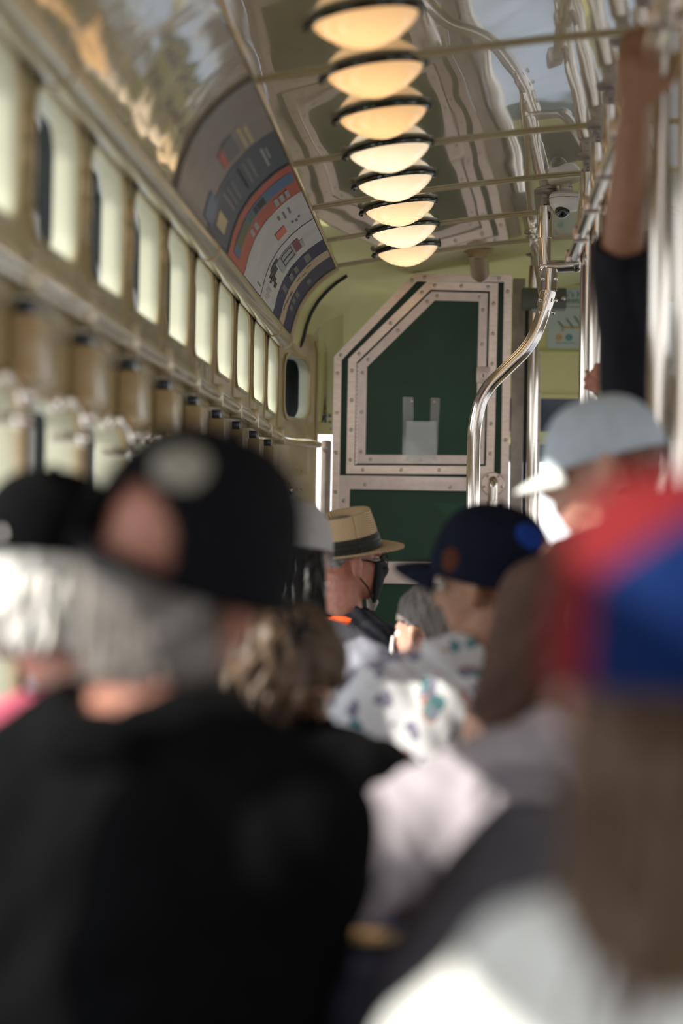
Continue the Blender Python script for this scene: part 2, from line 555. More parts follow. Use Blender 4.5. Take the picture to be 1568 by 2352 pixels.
# ribs and rivets of the end panel
wall.tube([fe(EL - 0.012, 1.60, -0.004), fe(EL - 0.012, 1.95, -0.004), fe(EL - 0.03, 2.0, -0.004)], 0.006, 6)
for s in (0.03, 0.07, 0.12, 0.18, 0.24, 0.30, 0.36):
    wall.ball(fe(s, 1.345, -0.002), 0.006, n=8)
for s, z in ((0.25, 1.50), (0.29, 1.50), (0.25, 1.43), (0.29, 1.43)):
    wall.ball(fe(s, z, -0.001), 0.004, n=8)
for s in (0.15, 0.28):
    wall.ball(fe(s, 1.955, -0.001), 0.005, n=8)
struct(wall.build('wall_left', [M['cream'], M['dome']], angle=30), 'cream metal left side wall with its rows of small windows', 'wall')

def moulding(name, pts, rad, m, label, cat):
    b = MB(); b.tube(pts, rad, 14)
    return struct(b.build(name, m), label, cat)
M['mould'] = mat('satin cream metal moulding', (0.52, 0.46, 0.32), 0.25, metal=0.55, coat=0.4, noise=0.06, nscale=6)
# rounded moulding above the windows, in joined lengths
b = MB()
ends = [Y0, 1.55, 3.85, 6.15, 8.3, 8.80]
for a, c in zip(ends, ends[1:]):
    b.tube([(-0.664, a + 0.004, EYE + 0.766), (-0.664, c - 0.004, EYE + 0.766)], 0.030, 16)
    b.tube([(-0.664, c - 0.010, EYE + 0.766), (-0.664, c + 0.006, EYE + 0.766)], 0.033, 16, 1)
b.ball((-0.664, 8.80, EYE + 0.766), 0.031)
struct(b.build('trim_11', [M['mould'], M['beige']]), 'rounded metal moulding running above the small windows', 'moulding')
# sill rail under the small windows
b = MB()
b.box((XW - 0.005, Y0, EYE + 0.395), (XW + 0.022, 8.86, EYE + 0.44), 0, 0.008)
b.tube([(XW + 0.020, Y0, EYE + 0.418), (XW + 0.020, 8.86, EYE + 0.418)], 0.010, 10)
for k in range(-4, 11):
    b.box((XW, F[k] + 0.026, EYE + 0.385), (XW + 0.034, F[k] + 0.042, EYE + 0.448), 0, 0.003)
struct(b.build('trim_12', M['mould']), 'narrow sill rail running below the small windows', 'moulding')
b = MB()
pts = [fe(s, EYE + 0.405, -0.008) for s in ss]
b.tube(pts, 0.013, 10)
struct(b.build('trim_13', M['cream']), 'curved sill rail below the last small window', 'moulding')

# far parts of the shell that the picture hides but light comes through
b = MB()
XR = 2 * CX - XW
def fr_(s, z, d):
    return Vector((XR + d, s, z))
for k in range(-7, 11, 1):
    s0, s1 = F[k] - 0.5, F[k] + 0.071
    hole = rrect(F[k] - 0.455, F[k] + 0.026, LZ0, LZ1 + 0.02, 0.03)
    holed(b, fr_, s0, s1, 0.0, LZ1 + 0.06, hole)
    hole2 = rrect(F[k] - 0.43, F[k], EYE + 0.495, EYE + 0.735, 0.062)
    holed(b, fr_, s0, s1, LZ1 + 0.06, UZ1, hole2)
struct(b.build('wall_right', M['cream']), 'cream right side wall of the streetcar', 'wall')
b = MB()
b.box((XW, Y0 - 0.03, 0), (XR, Y0, 0.85)); b.box((XW, Y0 - 0.03, 2.12), (XR, Y0, 2.4))
for x0, x1 in ((XW, XW + 0.1), (CX - 0.05, CX + 0.05), (XR - 0.1, XR)):
    b.box((x0, Y0 - 0.03, 0.85), (x1, Y0, 2.12))
struct(b.build('wall_rear', M['cream']), 'cream rear wall behind the camera', 'wall')

# ------------------------------------------------------------------ nose of the car: front wall, windscreen, door
b = MB()
YW = YF
b.box((0.02, YW, 1.877), (0.80, YW + 0.03, 2.38))
b.box((0.02, YW - 0.012, 1.862), (0.80, YW + 0.03, 1.880))
b.box((0.02, YW - 0.014, 2.048), (0.80, YW + 0.0, 2.066), 0, 0.004)
b.box((0.02, YW - 0.012, 2.335), (0.80, YW, 2.345))
b.box((0.02, YW - 0.01, 1.664), (0.80, YW + 0.03, 1.72))
b.box((0.02, YW - 0.03, 1.59), (0.80, YW + 0.03, 1.664), 1)
b.box((0.02, YW, 0.0), (0.80, YW + 0.04, 0.86), 1)
b.box((0.02, YW, 1.72), (0.80, YW + 0.03, 1.877), 2)
b.box((0.70, YW - 0.02, 0.0), (0.755, YW + 0.04, 2.38), 0)
b.box((1.32, YW - 0.02, 0.0), (1.80, YW + 0.04, 2.38), 0)
b.box((-0.5, YW, 0.0), (0.02, YW + 0.03, 0.95), 1)
b.box((-0.5, YW, 1.64), (0.02, YW + 0.03, 2.36), 0)
struct(b.build('wall_front', [M['dome'], M['green'], M['visor_blue']]), 'pale front wall with a dark tinted strip beside the cab', 'wall')
b = MB()
b.raw([(0.02, YW + 0.015, 0.86), (0.70, YW + 0.015, 0.86), (0.70, YW + 0.015, 1.59), (0.02, YW + 0.015, 1.59)], [(0, 1, 2, 3)])
win_n[0] += 1
wf = MB()
wf.box((0.02, YW - 0.004, 0.85), (0.70, YW + 0.02, 0.875)); wf.box((0.30, YW - 0.004, 0.86), (0.318, YW + 0.02, 1.59))
o = struct(wf.build('window_%d' % win_n[0], M['alu']), 'front windscreen seen between green partition and passengers', 'window')
b.build('pane', M['hazy'], o, smooth=False)
b = MB()
for x in (0.755, 1.02, 1.285):
    b.box((x, YW - 0.02, 0.02), (x + 0.035, YW + 0.015, 2.36), 0, 0.004)
for x in (0.79, 1.055):
    b.box((x, YW - 0.02, 0.02), (x + 0.23, YW + 0.015, 0.42), 0)
    b.box((x, YW - 0.02, 2.28), (x + 0.23, YW + 0.015, 2.36), 0)
    b.box((x, YW - 0.02, 1.84), (x + 0.23, YW + 0.015, 1.865), 0)
door = struct(b.build('door_1', M['dome']), 'tall glazed folding door at the right front', 'door')
b = MB()
for x in (0.79, 1.055):
    b.raw([(x, YW, 0.42), (x + 0.23, YW, 0.42), (x + 0.23, YW, 1.84), (x, YW, 1.84)], [(0, 1, 2, 3)])
b.build('pane', M['hazy'], door, smooth=False)
b = MB()
for x in (0.79, 1.055):
    b.raw([(x, YW, 1.865), (x + 0.23, YW, 1.865), (x + 0.23, YW, 2.28), (x, YW, 2.28)], [(0, 1, 2, 3)])
o = b.build('tinted_pane', M['tint'], door, smooth=False)
o['label'] = 'grey tinted upper door pane'

# street outside
b = MB(); b.box((-60, -40, -0.95), (60, 160, -0.85))
struct(b.build('ground', M['asphalt']), 'grey street outside the windows', 'ground')
b = MB(); b.box((-16, 8.5, -0.9), (-9, 135, 15))
for i in range(23):
    for j in range(3):
        b.box((-9.02, 11 + i * 5.2, 1 + j * 4.4), (-8.9, 13.2 + i * 5.2, 3.6 + j * 4.4), 1)
fa = tag(b.build('street_building', [M['facade'], M['dark']]), 'dark shaded building seen through the small left windows', 'building')

tr = thing('added_street_tree', (-1.75, 24.0, -0.85), 'added dark green tree that darkens the view through the small end window', 'tree')  # added tree, gives the end window something dark behind its pane
b = MB(); b.tube([(-1.75, 24, -0.85), (-1.72, 24, 1.2), (-1.78, 24, 3.2)], [0.16, 0.12, 0.07], 10); b.build('trunk', M['dark'], tr)
M['leaf'] = mat('dark tree foliage', (0.008, 0.03, 0.018), 0.7, noise=0.4, nscale=3, bump=0.8, bscale=9, bdist=0.1)
b = MB()
for i in range(46):
    a = rng.uniform(0, 6.28); q = rng.uniform(0.2, 1.0)
    b.ball((-1.75 + 1.0 * q * math.cos(a), 24 + 1.0 * q * math.sin(a), 3.75 + rng.uniform(-1.05, 1.3) * (1.15 - 0.5 * q)), (0.42, 0.42, 0.34), None, 9)
b.build('crown', M['leaf'], tr)
# ------------------------------------------------------------------ cab partition
YB = 9.3
def B(x, y, d=0.0):
    p = P(x, y, YB)
    return Vector((p.x, YB - d, p.z))
def down(x, y):
    """point on the floor below photograph point x, y on the partition"""
    p = B(x, y); return Vector((p.x, YB, 0.0))
part = thing('cab_partition', (B(965, 900).x, YB, 0.0), 'dark green partition with riveted metal framing and slanted corner, behind straw-hatted passenger', 'partition')
xl, xr = B(767, 820).x, B(1171, 900).x
zt, zs = B(1060, 630).z, B(767, 820).z
xs_ = B(950, 628).x
def loop(l, r, s, t, sl, bt):
    return [Vector((l, YB, bt)), Vector((l, YB, sl)), Vector((s, YB, t)), Vector((r, YB, t)), Vector((r, YB, bt))]
outer = loop(xl, xr, xs_, zt, zs, 0.0)
b = MB(); b.prism([p + Vector((0, 0.005, 0)) for p in outer], (0, 0.03, 0))
b.build('panel', M['green'], part)
def inset(l, d):
    """moves a closed outline inwards by d in the partition plane"""
    n = len(l); out = []
    for i in range(n):
        a, c, e = l[i - 1], l[i], l[(i + 1) % n]
        d1 = (c - a).normalized(); d2 = (e - c).normalized()
        n1 = Vector((d1.z, 0, -d1.x)); n2 = Vector((d2.z, 0, -d2.x))
        m_ = (n1 + n2).normalized()
        out.append(c + m_ * (d / max(0.2, m_.dot(n1))))
    return out
px = YB / FPX
def screws(b, a, c, n, lift, mi=1, ends=0.08):
    for k in range(n):
        t = ends + (1 - 2 * ends) * (k / (n - 1) if n > 1 else 0.5)
        p = a + (c - a) * t
        mtx = Matrix.Translation((p.x, YB - lift, p.z)) @ Matrix.Rotation(R(90), 4, 'X')
        b.lathe([(0.0075, -0.002), (0.0075, 0.001), (0.005, 0.0035), (0.0, 0.004)], mtx, 10, mi)
# outer frame
b = MB()
inn = inset(outer, 18 * px)
b.frame([p for p in outer], inn, (0, -0.012, 0), 0, skip=(4,))
mid = [(p + q) / 2 for p, q in zip(outer, inn)]
screws(b, mid[0] + Vector((0, 0, 1.2)), mid[1], 5, 0.012); screws(b, mid[1], mid[2], 2, 0.012, ends=0.04)
screws(b, mid[2], mid[3], 2, 0.012, ends=0.1); screws(b, mid[3], mid[4] + Vector((0, 0, 1.0)), 5, 0.012, ends=0.04)
b.build('outer_frame', [M['alu'], M['screw']], part, angle=30)
# surround of the opening
def pl(*q): return [B(x, y) for x, y in q]
o2 = pl((795, 1088), (800, 825), (981, 647), (1144, 651), (1134, 1090))
i2 = pl((814, 1068), (819, 832), (987, 666), (1128, 668), (1117, 1070))
i2 = inset(o2, 19 * px)
b = MB(); b.frame(o2, i2, (0, -0.014, 0), 0)
mid2 = [(p + q) / 2 for p, q in zip(o2, i2)]
for i, n in ((0, 4), (1, 3), (2, 3), (3, 6), (4, 4)):
    screws(b, mid2[i], mid2[(i + 1) % 5], n, 0.014, ends=0.09)
b.build('opening_frame', [M['alu'], M['screw']], part, angle=30)
# hinged door leaf
o3 = inset(o2, 23.5 * px); i3 = inset(o3, 20 * px)
b = MB(); b.prism([p + Vector((0, -0.003, 0)) for p in inset(o3, 4 * px)], (0, -0.006, 0))
leaf = b.build('hatch_leaf', M['green'], part)
b = MB(); b.frame(o3, i3, (0, -0.016, 0), 0)
mid3 = [(p + q) / 2 for p, q in zip(o3, i3)]
for i, n in ((0, 3), (1, 3), (2, 2), (3, 5), (4, 3)):
    screws(b, mid3[i], mid3[(i + 1) % 5], n, 0.016, ends=0.08)
b.build('leaf_frame', [M['alu_pale'], M['screw']], leaf, angle=30)
b = MB()
a, c = (o3[0] + i2[0]) / 2, (o3[1] + i2[1]) / 2
nk = 26
for k in range(nk):
    p = a + (c - a) * (k / nk); q = a + (c - a) * ((k + 0.86) / nk)
    b.tube([p + Vector((0, -0.014, 0)), q + Vector((0, -0.014, 0))], 0.005, 8)
b.build('piano_hinge', M['alu'], leaf)
b = MB()
c = B(1109, 862)
b.box((c.x - 0.026, YB - 0.024, c.z - 0.031), (c.x + 0.026, YB - 0.012, c.z + 0.031), 0, 0.003)
mt = Matrix.Translation((c.x + 0.002, YB - 0.024, c.z - 0.003)) @ Matrix.Rotation(R(90), 4, 'X')
b.lathe([(0.019, -0.003), (0.019, 0.004), (0.016, 0.006), (0.011, 0.006), (0.010, 0.009), (0.0, 0.009)], mt, 22, 0)
b.box((c.x - 0.001, YB - 0.0345, c.z - 0.010), (c.x + 0.003, YB - 0.032, c.z + 0.003), 1)
lk = b.build('lock', [M['alu_pale'], M['dark']], leaf, angle=30)
lk['label'] = 'square metal lock plate with round key cylinder'
# lower panel framing
b = MB()
zA, zB_, zC, zD = B(900, 1094).z, B(900, 1125).z, B(900, 1290).z, B(900, 1340).z
x0, x1 = B(780, 1100).x, B(1150, 1100).x
b.prism([Vector((x0, YB, zA)), Vector((x1, YB, zA)), Vector((x1, YB, zB_)), Vector((x0 + 0.04, YB, zB_))], (0, -0.016, 0))
b.prism([Vector((x0, YB, zA)), Vector((x0 + 0.04, YB, zB_)), Vector((x0 + 0.04, YB, 0.0)), Vector((x0, YB, 0.0))], (0, -0.016, 0))
b.box((x0 + 0.04, YB - 0.016, zC), (x1, YB, zD))
b.box((B(1080, 1150).x, YB - 0.017, 0.0), (B(1163, 1150).x, YB, B(1120, 1088).z), 0)
for za, zb in ((zA, zB_), (zC, zD)):
    for t in (0.35, 0.55, 0.72):
        z = za + (zb - za) * t
        b.box((x0 + 0.035, YB - 0.019, z - 0.002), (x1, YB - 0.015, z + 0.002))
for x, y in ((838, 1113), (1033, 1119), (790, 1150)):
    p = B(x, y); screws(b, p, p, 1, 0.018)
b.build('lower_frame', [M['alu_pale'], M['screw']], part, angle=30)
# grey corner post on the right of the partition
b = MB()
b.box((B(1174, 900).x, YB - 0.02, 0.0), (B(1202, 900).x, YB + 0.05, B(1190, 640).z), 0, 0.003)
b.build('corner_post', M['steel'], part)
b = MB()
b.box((B(1203, 900).x, YB - 0.005, 0.0), (B(1211, 900).x, YB + 0.04, B(1205, 690).z))
b.build('dark_gap_strip', M['dark'], part)  # black strip colours in the dark gap beside the corner post
b = MB()
b.box((B(737, 1080).x, YB - 0.03, 0.0), (B(759, 1080).x, YB + 0.04, B(748, 1012).z), 0, 0.004)
p = B(748, 1030); screws(b, p, p, 1, 0.03)
b.build('side_post', [M['steel'], M['screw']], part)

# clear leaflet holder
h = thing('leaflet_holder', (B(967, 1060).x, YB - 0.01, B(967, 1060).z), 'empty clear plastic leaflet holder screwed to the green hatch', 'leaflet holder')
yh = YB - 0.011
def H(x, y, d=0.0):
    p = B(x, y); return Vector((p.x, yh - d, p.z))
b = MB()
back = [H(924, 1060), H(925, 912), H(949, 913), H(949, 970), H(988, 970), H(989, 914), H(1010, 915), H(1003, 1060)]
for q in ((0, 1, 2, 3), (0, 3, 4, 7), (4, 5, 6, 7)):
    b.prism([back[i] for i in q], (0, -0.003, 0))
b.build('back_sheet', M['acrylic'], h)
b = MB()
b.prism([H(932, 1058, 0.016), H(934, 968, 0.022), H(1002, 969, 0.022), H(1000, 1058, 0.016)], (0, -0.003, 0))
b.prism([H(928, 1060), H(928, 1054), H(1002, 1054), H(1002, 1060)], (0, -0.02, 0))
b.prism([H(930, 1058), H(932, 968), H(935, 968), H(933, 1058)], (0, -0.022, 0))
b.prism([H(999, 1058), H(1001, 968), H(1004, 968), H(1002, 1058)], (0, -0.022, 0))
b.build('pocket', M['acrylic'], h)
for x, y in ((944, 922), (996, 923)):
    b = MB(); p = B(x, y); screws(b, p, p, 1, 0.014, 0)
    b.build('screw', M['screw'], h)

# grab handle at the lower right of the partition
c = B(1131, 1112)
g = thing('grab_handle', (c.x, YB - 0.016, c.z), 'chrome grab handle on round flange low on the partition, behind the bent pole', 'grab handle')
b = MB()
mt = Matrix.Translation((c.x, YB - 0.016, c.z)) @ Matrix.Rotation(R(90), 4, 'X')
b.lathe([(0.046, 0), (0.046, 0.004), (0.043, 0.006), (0.0, 0.006)], mt, 28, 0)
for k in range(5):
    a = R(90 + 72 * k + 36)
    b.ball((c.x + 0.036 * math.cos(a), YB - 0.024, c.z + 0.036 * math.sin(a)), 0.005, n=8, mi=1)
b.build('flange', [M['alu'], M['screw']], g, angle=30)
b = MB()
b.tube(fillet([(c.x + 0.0, YB - 0.02, c.z + 0.01), (c.x, YB - 0.075, c.z + 0.01), (c.x, YB - 0.075, c.z - 0.45), (c.x, YB - 0.02, c.z - 0.45)], 0.04), 0.019, 14)
b.tube([(c.x, YB - 0.075, c.z - 0.068), (c.x, YB - 0.075, c.z - 0.10)], 0.022, 14)
b.build('tube', M['chrome'], g)
# pipe from the partition up to the ceiling
c = P(1098, 580, 8.95)
g = thing('conduit_pipe', (c.x, 8.95, B(1100, 628).z), 'short tan conduit pipe with flange between green partition and ceiling', 'pipe')
b = MB(); zc = EYE + ceil_h(c.x)
b.tube([(c.x + 0.010, 9.335, zt - 0.0), (c.x, 8.95, zc)], 0.036, 18)
b.build('pipe_body', M['pipe'], g)
b = MB()
mt = Matrix.Translation((c.x, 8.95, zc - 0.012))
b.lathe([(0.056, 0.012), (0.056, 0.004), (0.05, 0.0), (0.04, -0.004), (0.038, -0.02)], mt, 24)
for k in range(4):
    a = R(45 + 90 * k); b.ball((c.x + 0.048 * math.cos(a), 8.95 + 0.048 * math.sin(a), zc - 0.012), 0.006, n=8)
b.build('flange', M['pipe'], g)
# caution sticker on the narrow panel left of the partition
def STK(x, y, d=0.002):
    ray = P(x, y, 9.3) - Vector((0, 0, EYE))
    n_ = Vector((G1.y - E1.y, -(G1.x - E1.x), 0)).normalized()
    o_ = Vector((0, 0, EYE))
    t = (Vector((E1.x, E1.y, 0)) - o_).dot(n_) / ray.dot(n_)
    return o_ + ray * t + n_ * d
b = MB()
b.raw([STK(746, 909), STK(741, 951), STK(749, 951)], [(0, 1, 2)], 1)
b.raw([STK(746, 920, 0.003), STK(742.5, 948, 0.003), STK(748, 948, 0.003)], [(0, 1, 2)], 0)
b.raw([STK(740, 953), STK(749, 953), STK(748, 975), STK(737, 975)], [(0, 1, 2, 3)], 1)
b.raw([STK(741, 964, 0.003), STK(744, 964, 0.003), STK(743, 973, 0.003), STK(738, 974, 0.003)], [(0, 1, 2, 3)], 2)
for y in (957, 961):
    b.raw([STK(742, y, .003), STK(748, y, .003), STK(748, y + 1.4, .003), STK(742, y + 1.4, .003)], [(0, 1, 2, 3)], 2)
b.raw([STK(745, 930, .004), STK(746.5, 930, .004), STK(746.5, 942, .004), STK(744.5, 942, .004)], [(0, 1, 2, 3)], 1)
M['sticker_y'] = mat('yellow sticker print', (0.62, 0.36, 0.03), 0.5, noise=0.03)
M['sticker_k'] = mat('black sticker print', (0.02, 0.04, 0.06), 0.5, noise=0.03)
M['sticker_w'] = mat('pale sticker print', (0.45, 0.48, 0.5), 0.5, noise=0.03)
tag(b.build('warning_sticker', [M['sticker_y'], M['sticker_k'], M['sticker_w']], smooth=False), 'small yellow and black triangular warning sticker left of the green partition', 'sticker')
b = MB()
for y in (951, 966, 982):
    b.raw([STK(754, y), STK(760, y), STK(759.5, y + 7), STK(753.5, y + 7)], [(0, 1, 2, 3)], 0)
    b.raw([STK(755, y + 1, .003), STK(758, y + 1, .003), STK(758, y + 3, .003), STK(755, y + 3, .003)], [(0, 1, 2, 3)], 1)
tag(b.build('instruction_sticker', [M['sticker_k'], M['sticker_w']], smooth=False), 'three small dark instruction labels at the edge of green partition', 'sticker')

# ------------------------------------------------------------------ ceiling lamps
SL = math.atan(0.18 * math.sqrt(CX + 0.215))
def lamp(k, y, m, label):
    x = -0.215 + 0.006 * (8 - k) * 0 
    zc = EYE + ceil_h(x)
    t = thing('ceiling_lamp', (x, y, zc), label, 'ceiling lamp', 'row of round ceiling lamps')
    mt = Matrix.Translation((x, y, zc)) @ Matrix.Rotation(-SL, 4, 'Y') @ Matrix.Translation((0, 0, -0.011))
    b = MB()
    b.lathe([(0.104, 0.010), (0.115, 0.010), (0.119, 0.005), (0.117, 0.0), (0.110, -0.003), (0.104, -0.001)], mt, 40)
    b.box(mt @ Vector((-0.128, -0.010, -0.006)), mt @ Vector((-0.112, 0.010, 0.006)), 0, 0.003)
    b.ball(mt @ Vector((-0.122, -0.004, -0.003)), 0.009, n=10)
    b.box(mt @ Vector((0.110, -0.012, -0.004)), mt @ Vector((0.122, 0.012, 0.010)), 0, 0.003)
    b.build('rim', M['rim'], t)
    b = MB()
    b.lathe([(0.108, 0.0), (0.105, -0.007), (0.097, -0.016), (0.084, -0.027), (0.070, -0.036), (0.066, -0.040), (0.056, -0.042), (0.052, -0.046), (0.041, -0.048), (0.037, -0.052), (0.026, -0.053), (0.021, -0.056), (0.0, -0.057)], mt, 40)
    bo = b.build('bowl', m, t, angle=30)
    return t
LY8, LD = 8.60, 0.5335
words_ = {8: 'farthest round glass ceiling lamp, last before the cab', 7: 'second round glass ceiling lamp counted back from the cab', 6: 'third round glass ceiling lamp counted back from the cab',
          5: 'fourth round glass ceiling lamp counted back from the cab', 4: 'fifth round glass ceiling lamp counted back from the cab', 3: 'amber glass ceiling lamp, sixth counted back from the cab',
          2: 'amber glass ceiling lamp, seventh counted back from the cab', 1: 'amber glass ceiling lamp, eighth from the cab, nearest one wholly in view', 0: 'amber glass ceiling lamp cut off by the top edge of the picture'}
for k in range(-5, 9):
    m = M['lamp_orange'] if k <= 3 else (M['lamp_pale'] if k in (4, 5, 7) else M['lamp_warm'])
    lamp(k, LY8 - LD * (8 - k), m, words_.get(k, 'amber glass ceiling lamp overhead behind the picture edge'))

# ------------------------------------------------------------------ advertising cards in the cove
def ad(y0, y1, name_label, rects, mats):
    """rects: (y0, y1, t0, t1, material index) printed on the curved card, t up the cove"""
    b = MB()
    def surf(off):
        def f(t, y):
            x, h = cove_pt(t)
            x2, h2 = cove_pt(min(1, t + 0.01)); x1, h1 = cove_pt(max(0, t - 0.01))
            d = Vector((x2 - x1, 0, h2 - h1)).normalized()
            n_ = Vector((d.z, 0, -d.x))
            return Vector((x, y, EYE + h)) + n_ * off
        return f
    t = np.linspace(0.06, 0.985, 20)
    b.grid(surf(0.006), t, [y0, y1], 0)
    b.grid(surf(0.001), t, [y0, y1], 0)
    for yy in (y0, y1):
        b.grid(lambda tt, o: surf(o)(tt, yy), t, [0.001, 0.006], 0)
    for i, (a, c, t0, t1, mi) in enumerate(rects):
        n = max(2, int(abs(t1 - t0) * 22) + 1)
        b.grid(surf(0.0068 + 0.00025 * (i % 9)), np.linspace(t0, t1, n), [a, c], mi)
    return tag(b.build('advertising_card', mats, smooth=True, angle=60), name_label, 'advertising card', 'advertising cards in the left cove')
def ink(name, c): 
    return mat(name, c, 0.55, spec=0.25, coat=0.12, coat_rough=0.15, noise=0.05, nscale=12)
I_mauve = ink('mauve grey print', (0.300, 0.262, 0.240)); I_slate = ink('slate blue print', (0.083, 0.093, 0.123)); I_black = ink('black print', (0.018, 0.015, 0.018))
I_cream = ink('cream print', (0.570, 0.495, 0.270)); I_grey = ink('grey print', (0.180, 0.173, 0.173)); I_red = ink('brick red print', (0.495, 0.112, 0.068))
I_blue = ink('blue print', (0.090, 0.165, 0.285)); I_white = ink('white print', (0.600, 0.585, 0.570)); I_navy = ink('navy print', (0.024, 0.024, 0.090)); I_char = ink('charcoal print', (0.053, 0.051, 0.068))
I_buff = ink('buff print', (0.540, 0.405, 0.285)); I_orange = ink('orange red print', (0.675, 0.180, 0.105)); I_pale = ink('pale grey print', (0.405, 0.405, 0.405)); I_olive = ink('olive print', (0.135, 0.135, 0.045)); I_maroon = ink('maroon print', (0.240, 0.060, 0.083))
r_ = [(5.27, 5.292, 0.06, 0.985, 2), (5.92, 6.40, 0.06, 0.985, 1)]
for t0, t1, y0, y1 in ((0.78, 0.81, 5.66, 5.88), (0.73, 0.76, 5.62, 5.88)):
    r_.append((y0, y1, t0, t1, 3))
r_ += [(5.62, 5.86, 0.56, 0.68, 4), (5.66, 5.86, 0.50, 0.56, 5)]
for i in range(7):
    r_.append((6.0, 6.30, 0.36 + 0.055 * i, 0.385 + 0.055 * i, 4))
r_ += [(6.02, 6.28, 0.82, 0.84, 6), (6.05, 6.2, 0.86, 0.875, 6), (5.8, 5.98, 0.10, 0.30, 7), (6.05, 6.25, 0.14, 0.26, 3), (6.405, 6.43, 0.06, 0.985, 2)]
ad(5.27, 6.43, 'large grey advertising card with slate band in cove, nearest of the cards', r_, [I_mauve, I_slate, I_black, I_cream, I_grey, I_red, I_pale, I_blue])
r_ = [(6.43, 6.448, 0.06, 0.985, 5), (6.92, 7.48, 0.06, 0.985, 1), (6.55, 6.71, 0.12, 0.97, 2), (6.58, 6.69, 0.52, 0.66, 5), (6.57, 6.70, 0.2, 0.42, 6), (6.60, 6.68, 0.44, 0.5, 6)]
for t0 in (0.72, 0.78, 0.84, 0.45, 0.38):
    r_.append((6.76, 6.88, t0, t0 + 0.04, 3))
for t0, y0, y1 in ((0.80, 7.02, 7.14), (0.74, 7.02, 7.16), (0.68, 7.02, 7.1), (0.86, 7.26, 7.3), (0.82, 7.3, 7.34), (0.78, 7.27, 7.31)):
    r_.append((y0, y1, t0, t0 + 0.022, 4))
r_ += [(7.22, 7.36, 0.58, 0.70, 7), (6.98, 7.34, 0.36, 0.366, 7), (7.05, 7.12, 0.22, 0.235, 4), (7.3, 7.42, 0.12, 0.14, 4), (7.478, 7.495, 0.06, 0.985, 5)]
ad(6.435, 7.5, 'red and white advertising card with blue stripe, middle of the cards in cove', r_, [I_red, I_white, I_blue, I_pale, I_grey, I_black, I_olive, I_orange])
r_ = [(8.0, 8.79, 0.06, 0.985, 1), (8.27, 8.45, 0.06, 0.985, 2)]
r_ += [(7.62, 7.9, 0.44, 0.68, 3), (7.62, 7.85, 0.68, 0.76, 7), (7.70, 7.86, 0.76, 0.80, 3), (7.64, 7.66, 0.5, 0.66, 4), (7.74, 7.76, 0.5, 0.66, 4), (7.84, 7.855, 0.5, 0.66, 4)]
for t0 in (0.50, 0.55, 0.60, 0.65):
    r_.append((7.64, 7.86, t0, t0 + 0.008, 4))
r_ += [(7.56, 7.62, 0.33, 0.47, 5), (7.62, 7.72, 0.31, 0.42, 5), (7.72, 7.80, 0.29, 0.34, 5), (7.66, 7.7, 0.25, 0.31, 4), (7.80, 7.86, 0.26, 0.31, 5), (7.6, 7.64, 0.28, 0.33, 4)]
for i in range(6):
    r_.append((7.60 + 0.02 * (i % 3), 7.72 + 0.03 * (i % 3), 0.10 + 0.02 * i, 0.104 + 0.02 * i, 6))
for t0, y0, y1 in ((0.72, 8.04, 8.22), (0.56, 8.06, 8.2), (0.47, 8.06, 8.2), (0.40, 8.08, 8.2), (0.33, 8.06, 8.22), (0.42, 8.5, 8.64), (0.34, 8.5, 8.62), (0.26, 8.5, 8.62), (0.62, 8.56, 8.66)):
    r_.append((y0, y1, t0, t0 + 0.05 if t0 < .7 else t0 + .07, 6))
for i in range(7):
    r_.append((8.31 + 0.03 * (i % 3), 8.33 + 0.03 * (i % 3), 0.18 + 0.085 * i, 0.245 + 0.085 * i, 4))
r_.append((8.775, 8.80, 0.06, 0.985, 5))
ad(7.505, 8.80, 'white and navy advertising card with small building picture, farthest card in cove', r_, [I_white, I_navy, I_buff, I_pale, I_char, I_black, I_grey, I_maroon])

# ------------------------------------------------------------------ stanchions
def pole_flange(b, x, y, mi=0):
    z = EYE + ceil_h(x)
    mt = Matrix.Translation((x, y, z - 0.012))
    b.lathe([(0.036, 0.012), (0.036, 0.004), (0.03, 0.0), (0.016, -0.002), (0.016, -0.012)], mt, 20, mi)
    b.box((x - 0.016, y - 0.008, z - 0.055), (x + 0.016, y + 0.008, z - 0.012), mi, 0.003)
    b.ball((x, y - 0.010, z - 0.04), 0.008, n=8, mi=mi)
    return z
def stanchion(x, y, label, r=0.019, foot=0.0):
    t = thing('stanchion_pole', (x, y, foot), label, 'pole', 'chrome stanchion poles along the aisle')
    b = MB(); z = pole_flange(b, x, y); b.build('ceiling_bracket', M['steel'], t)
    b = MB(); b.tube([(x, y, foot), (x, y, z - 0.05)], r, 16)
    b.tube([(x, y, z - 0.15), (x, y, z - 0.05)], r + 0.003, 16)
    b.build('tube', M['chrome'], t)
    b = MB(); b.lathe([(0.045, 0.0), (0.045, 0.006), (0.03, 0.014), (r, 0.016)], Matrix.Translation((x, y, foot)), 20); b.build('foot_flange', M['steel'], t)
    return t
XS = 0.345
for y, l in ((7.0, 'chrome pole beside the white dome camera, farthest of the aisle row'), (6.5, 'chrome pole held by a hand, second in the aisle row from the cab'),
             (5.95, 'chrome pole, third in the aisle row counted from the cab'), (5.42, 'chrome pole, fourth in the aisle row counted from the cab'),
             (4.9, 'chrome pole behind raised black sleeve, fifth from the cab'), (4.37, 'thick-looking chrome pole right of the raised black sleeve'),
             (3.86, 'blurred chrome pole at the right edge of the picture')):
    stanchion(XS, y, l)
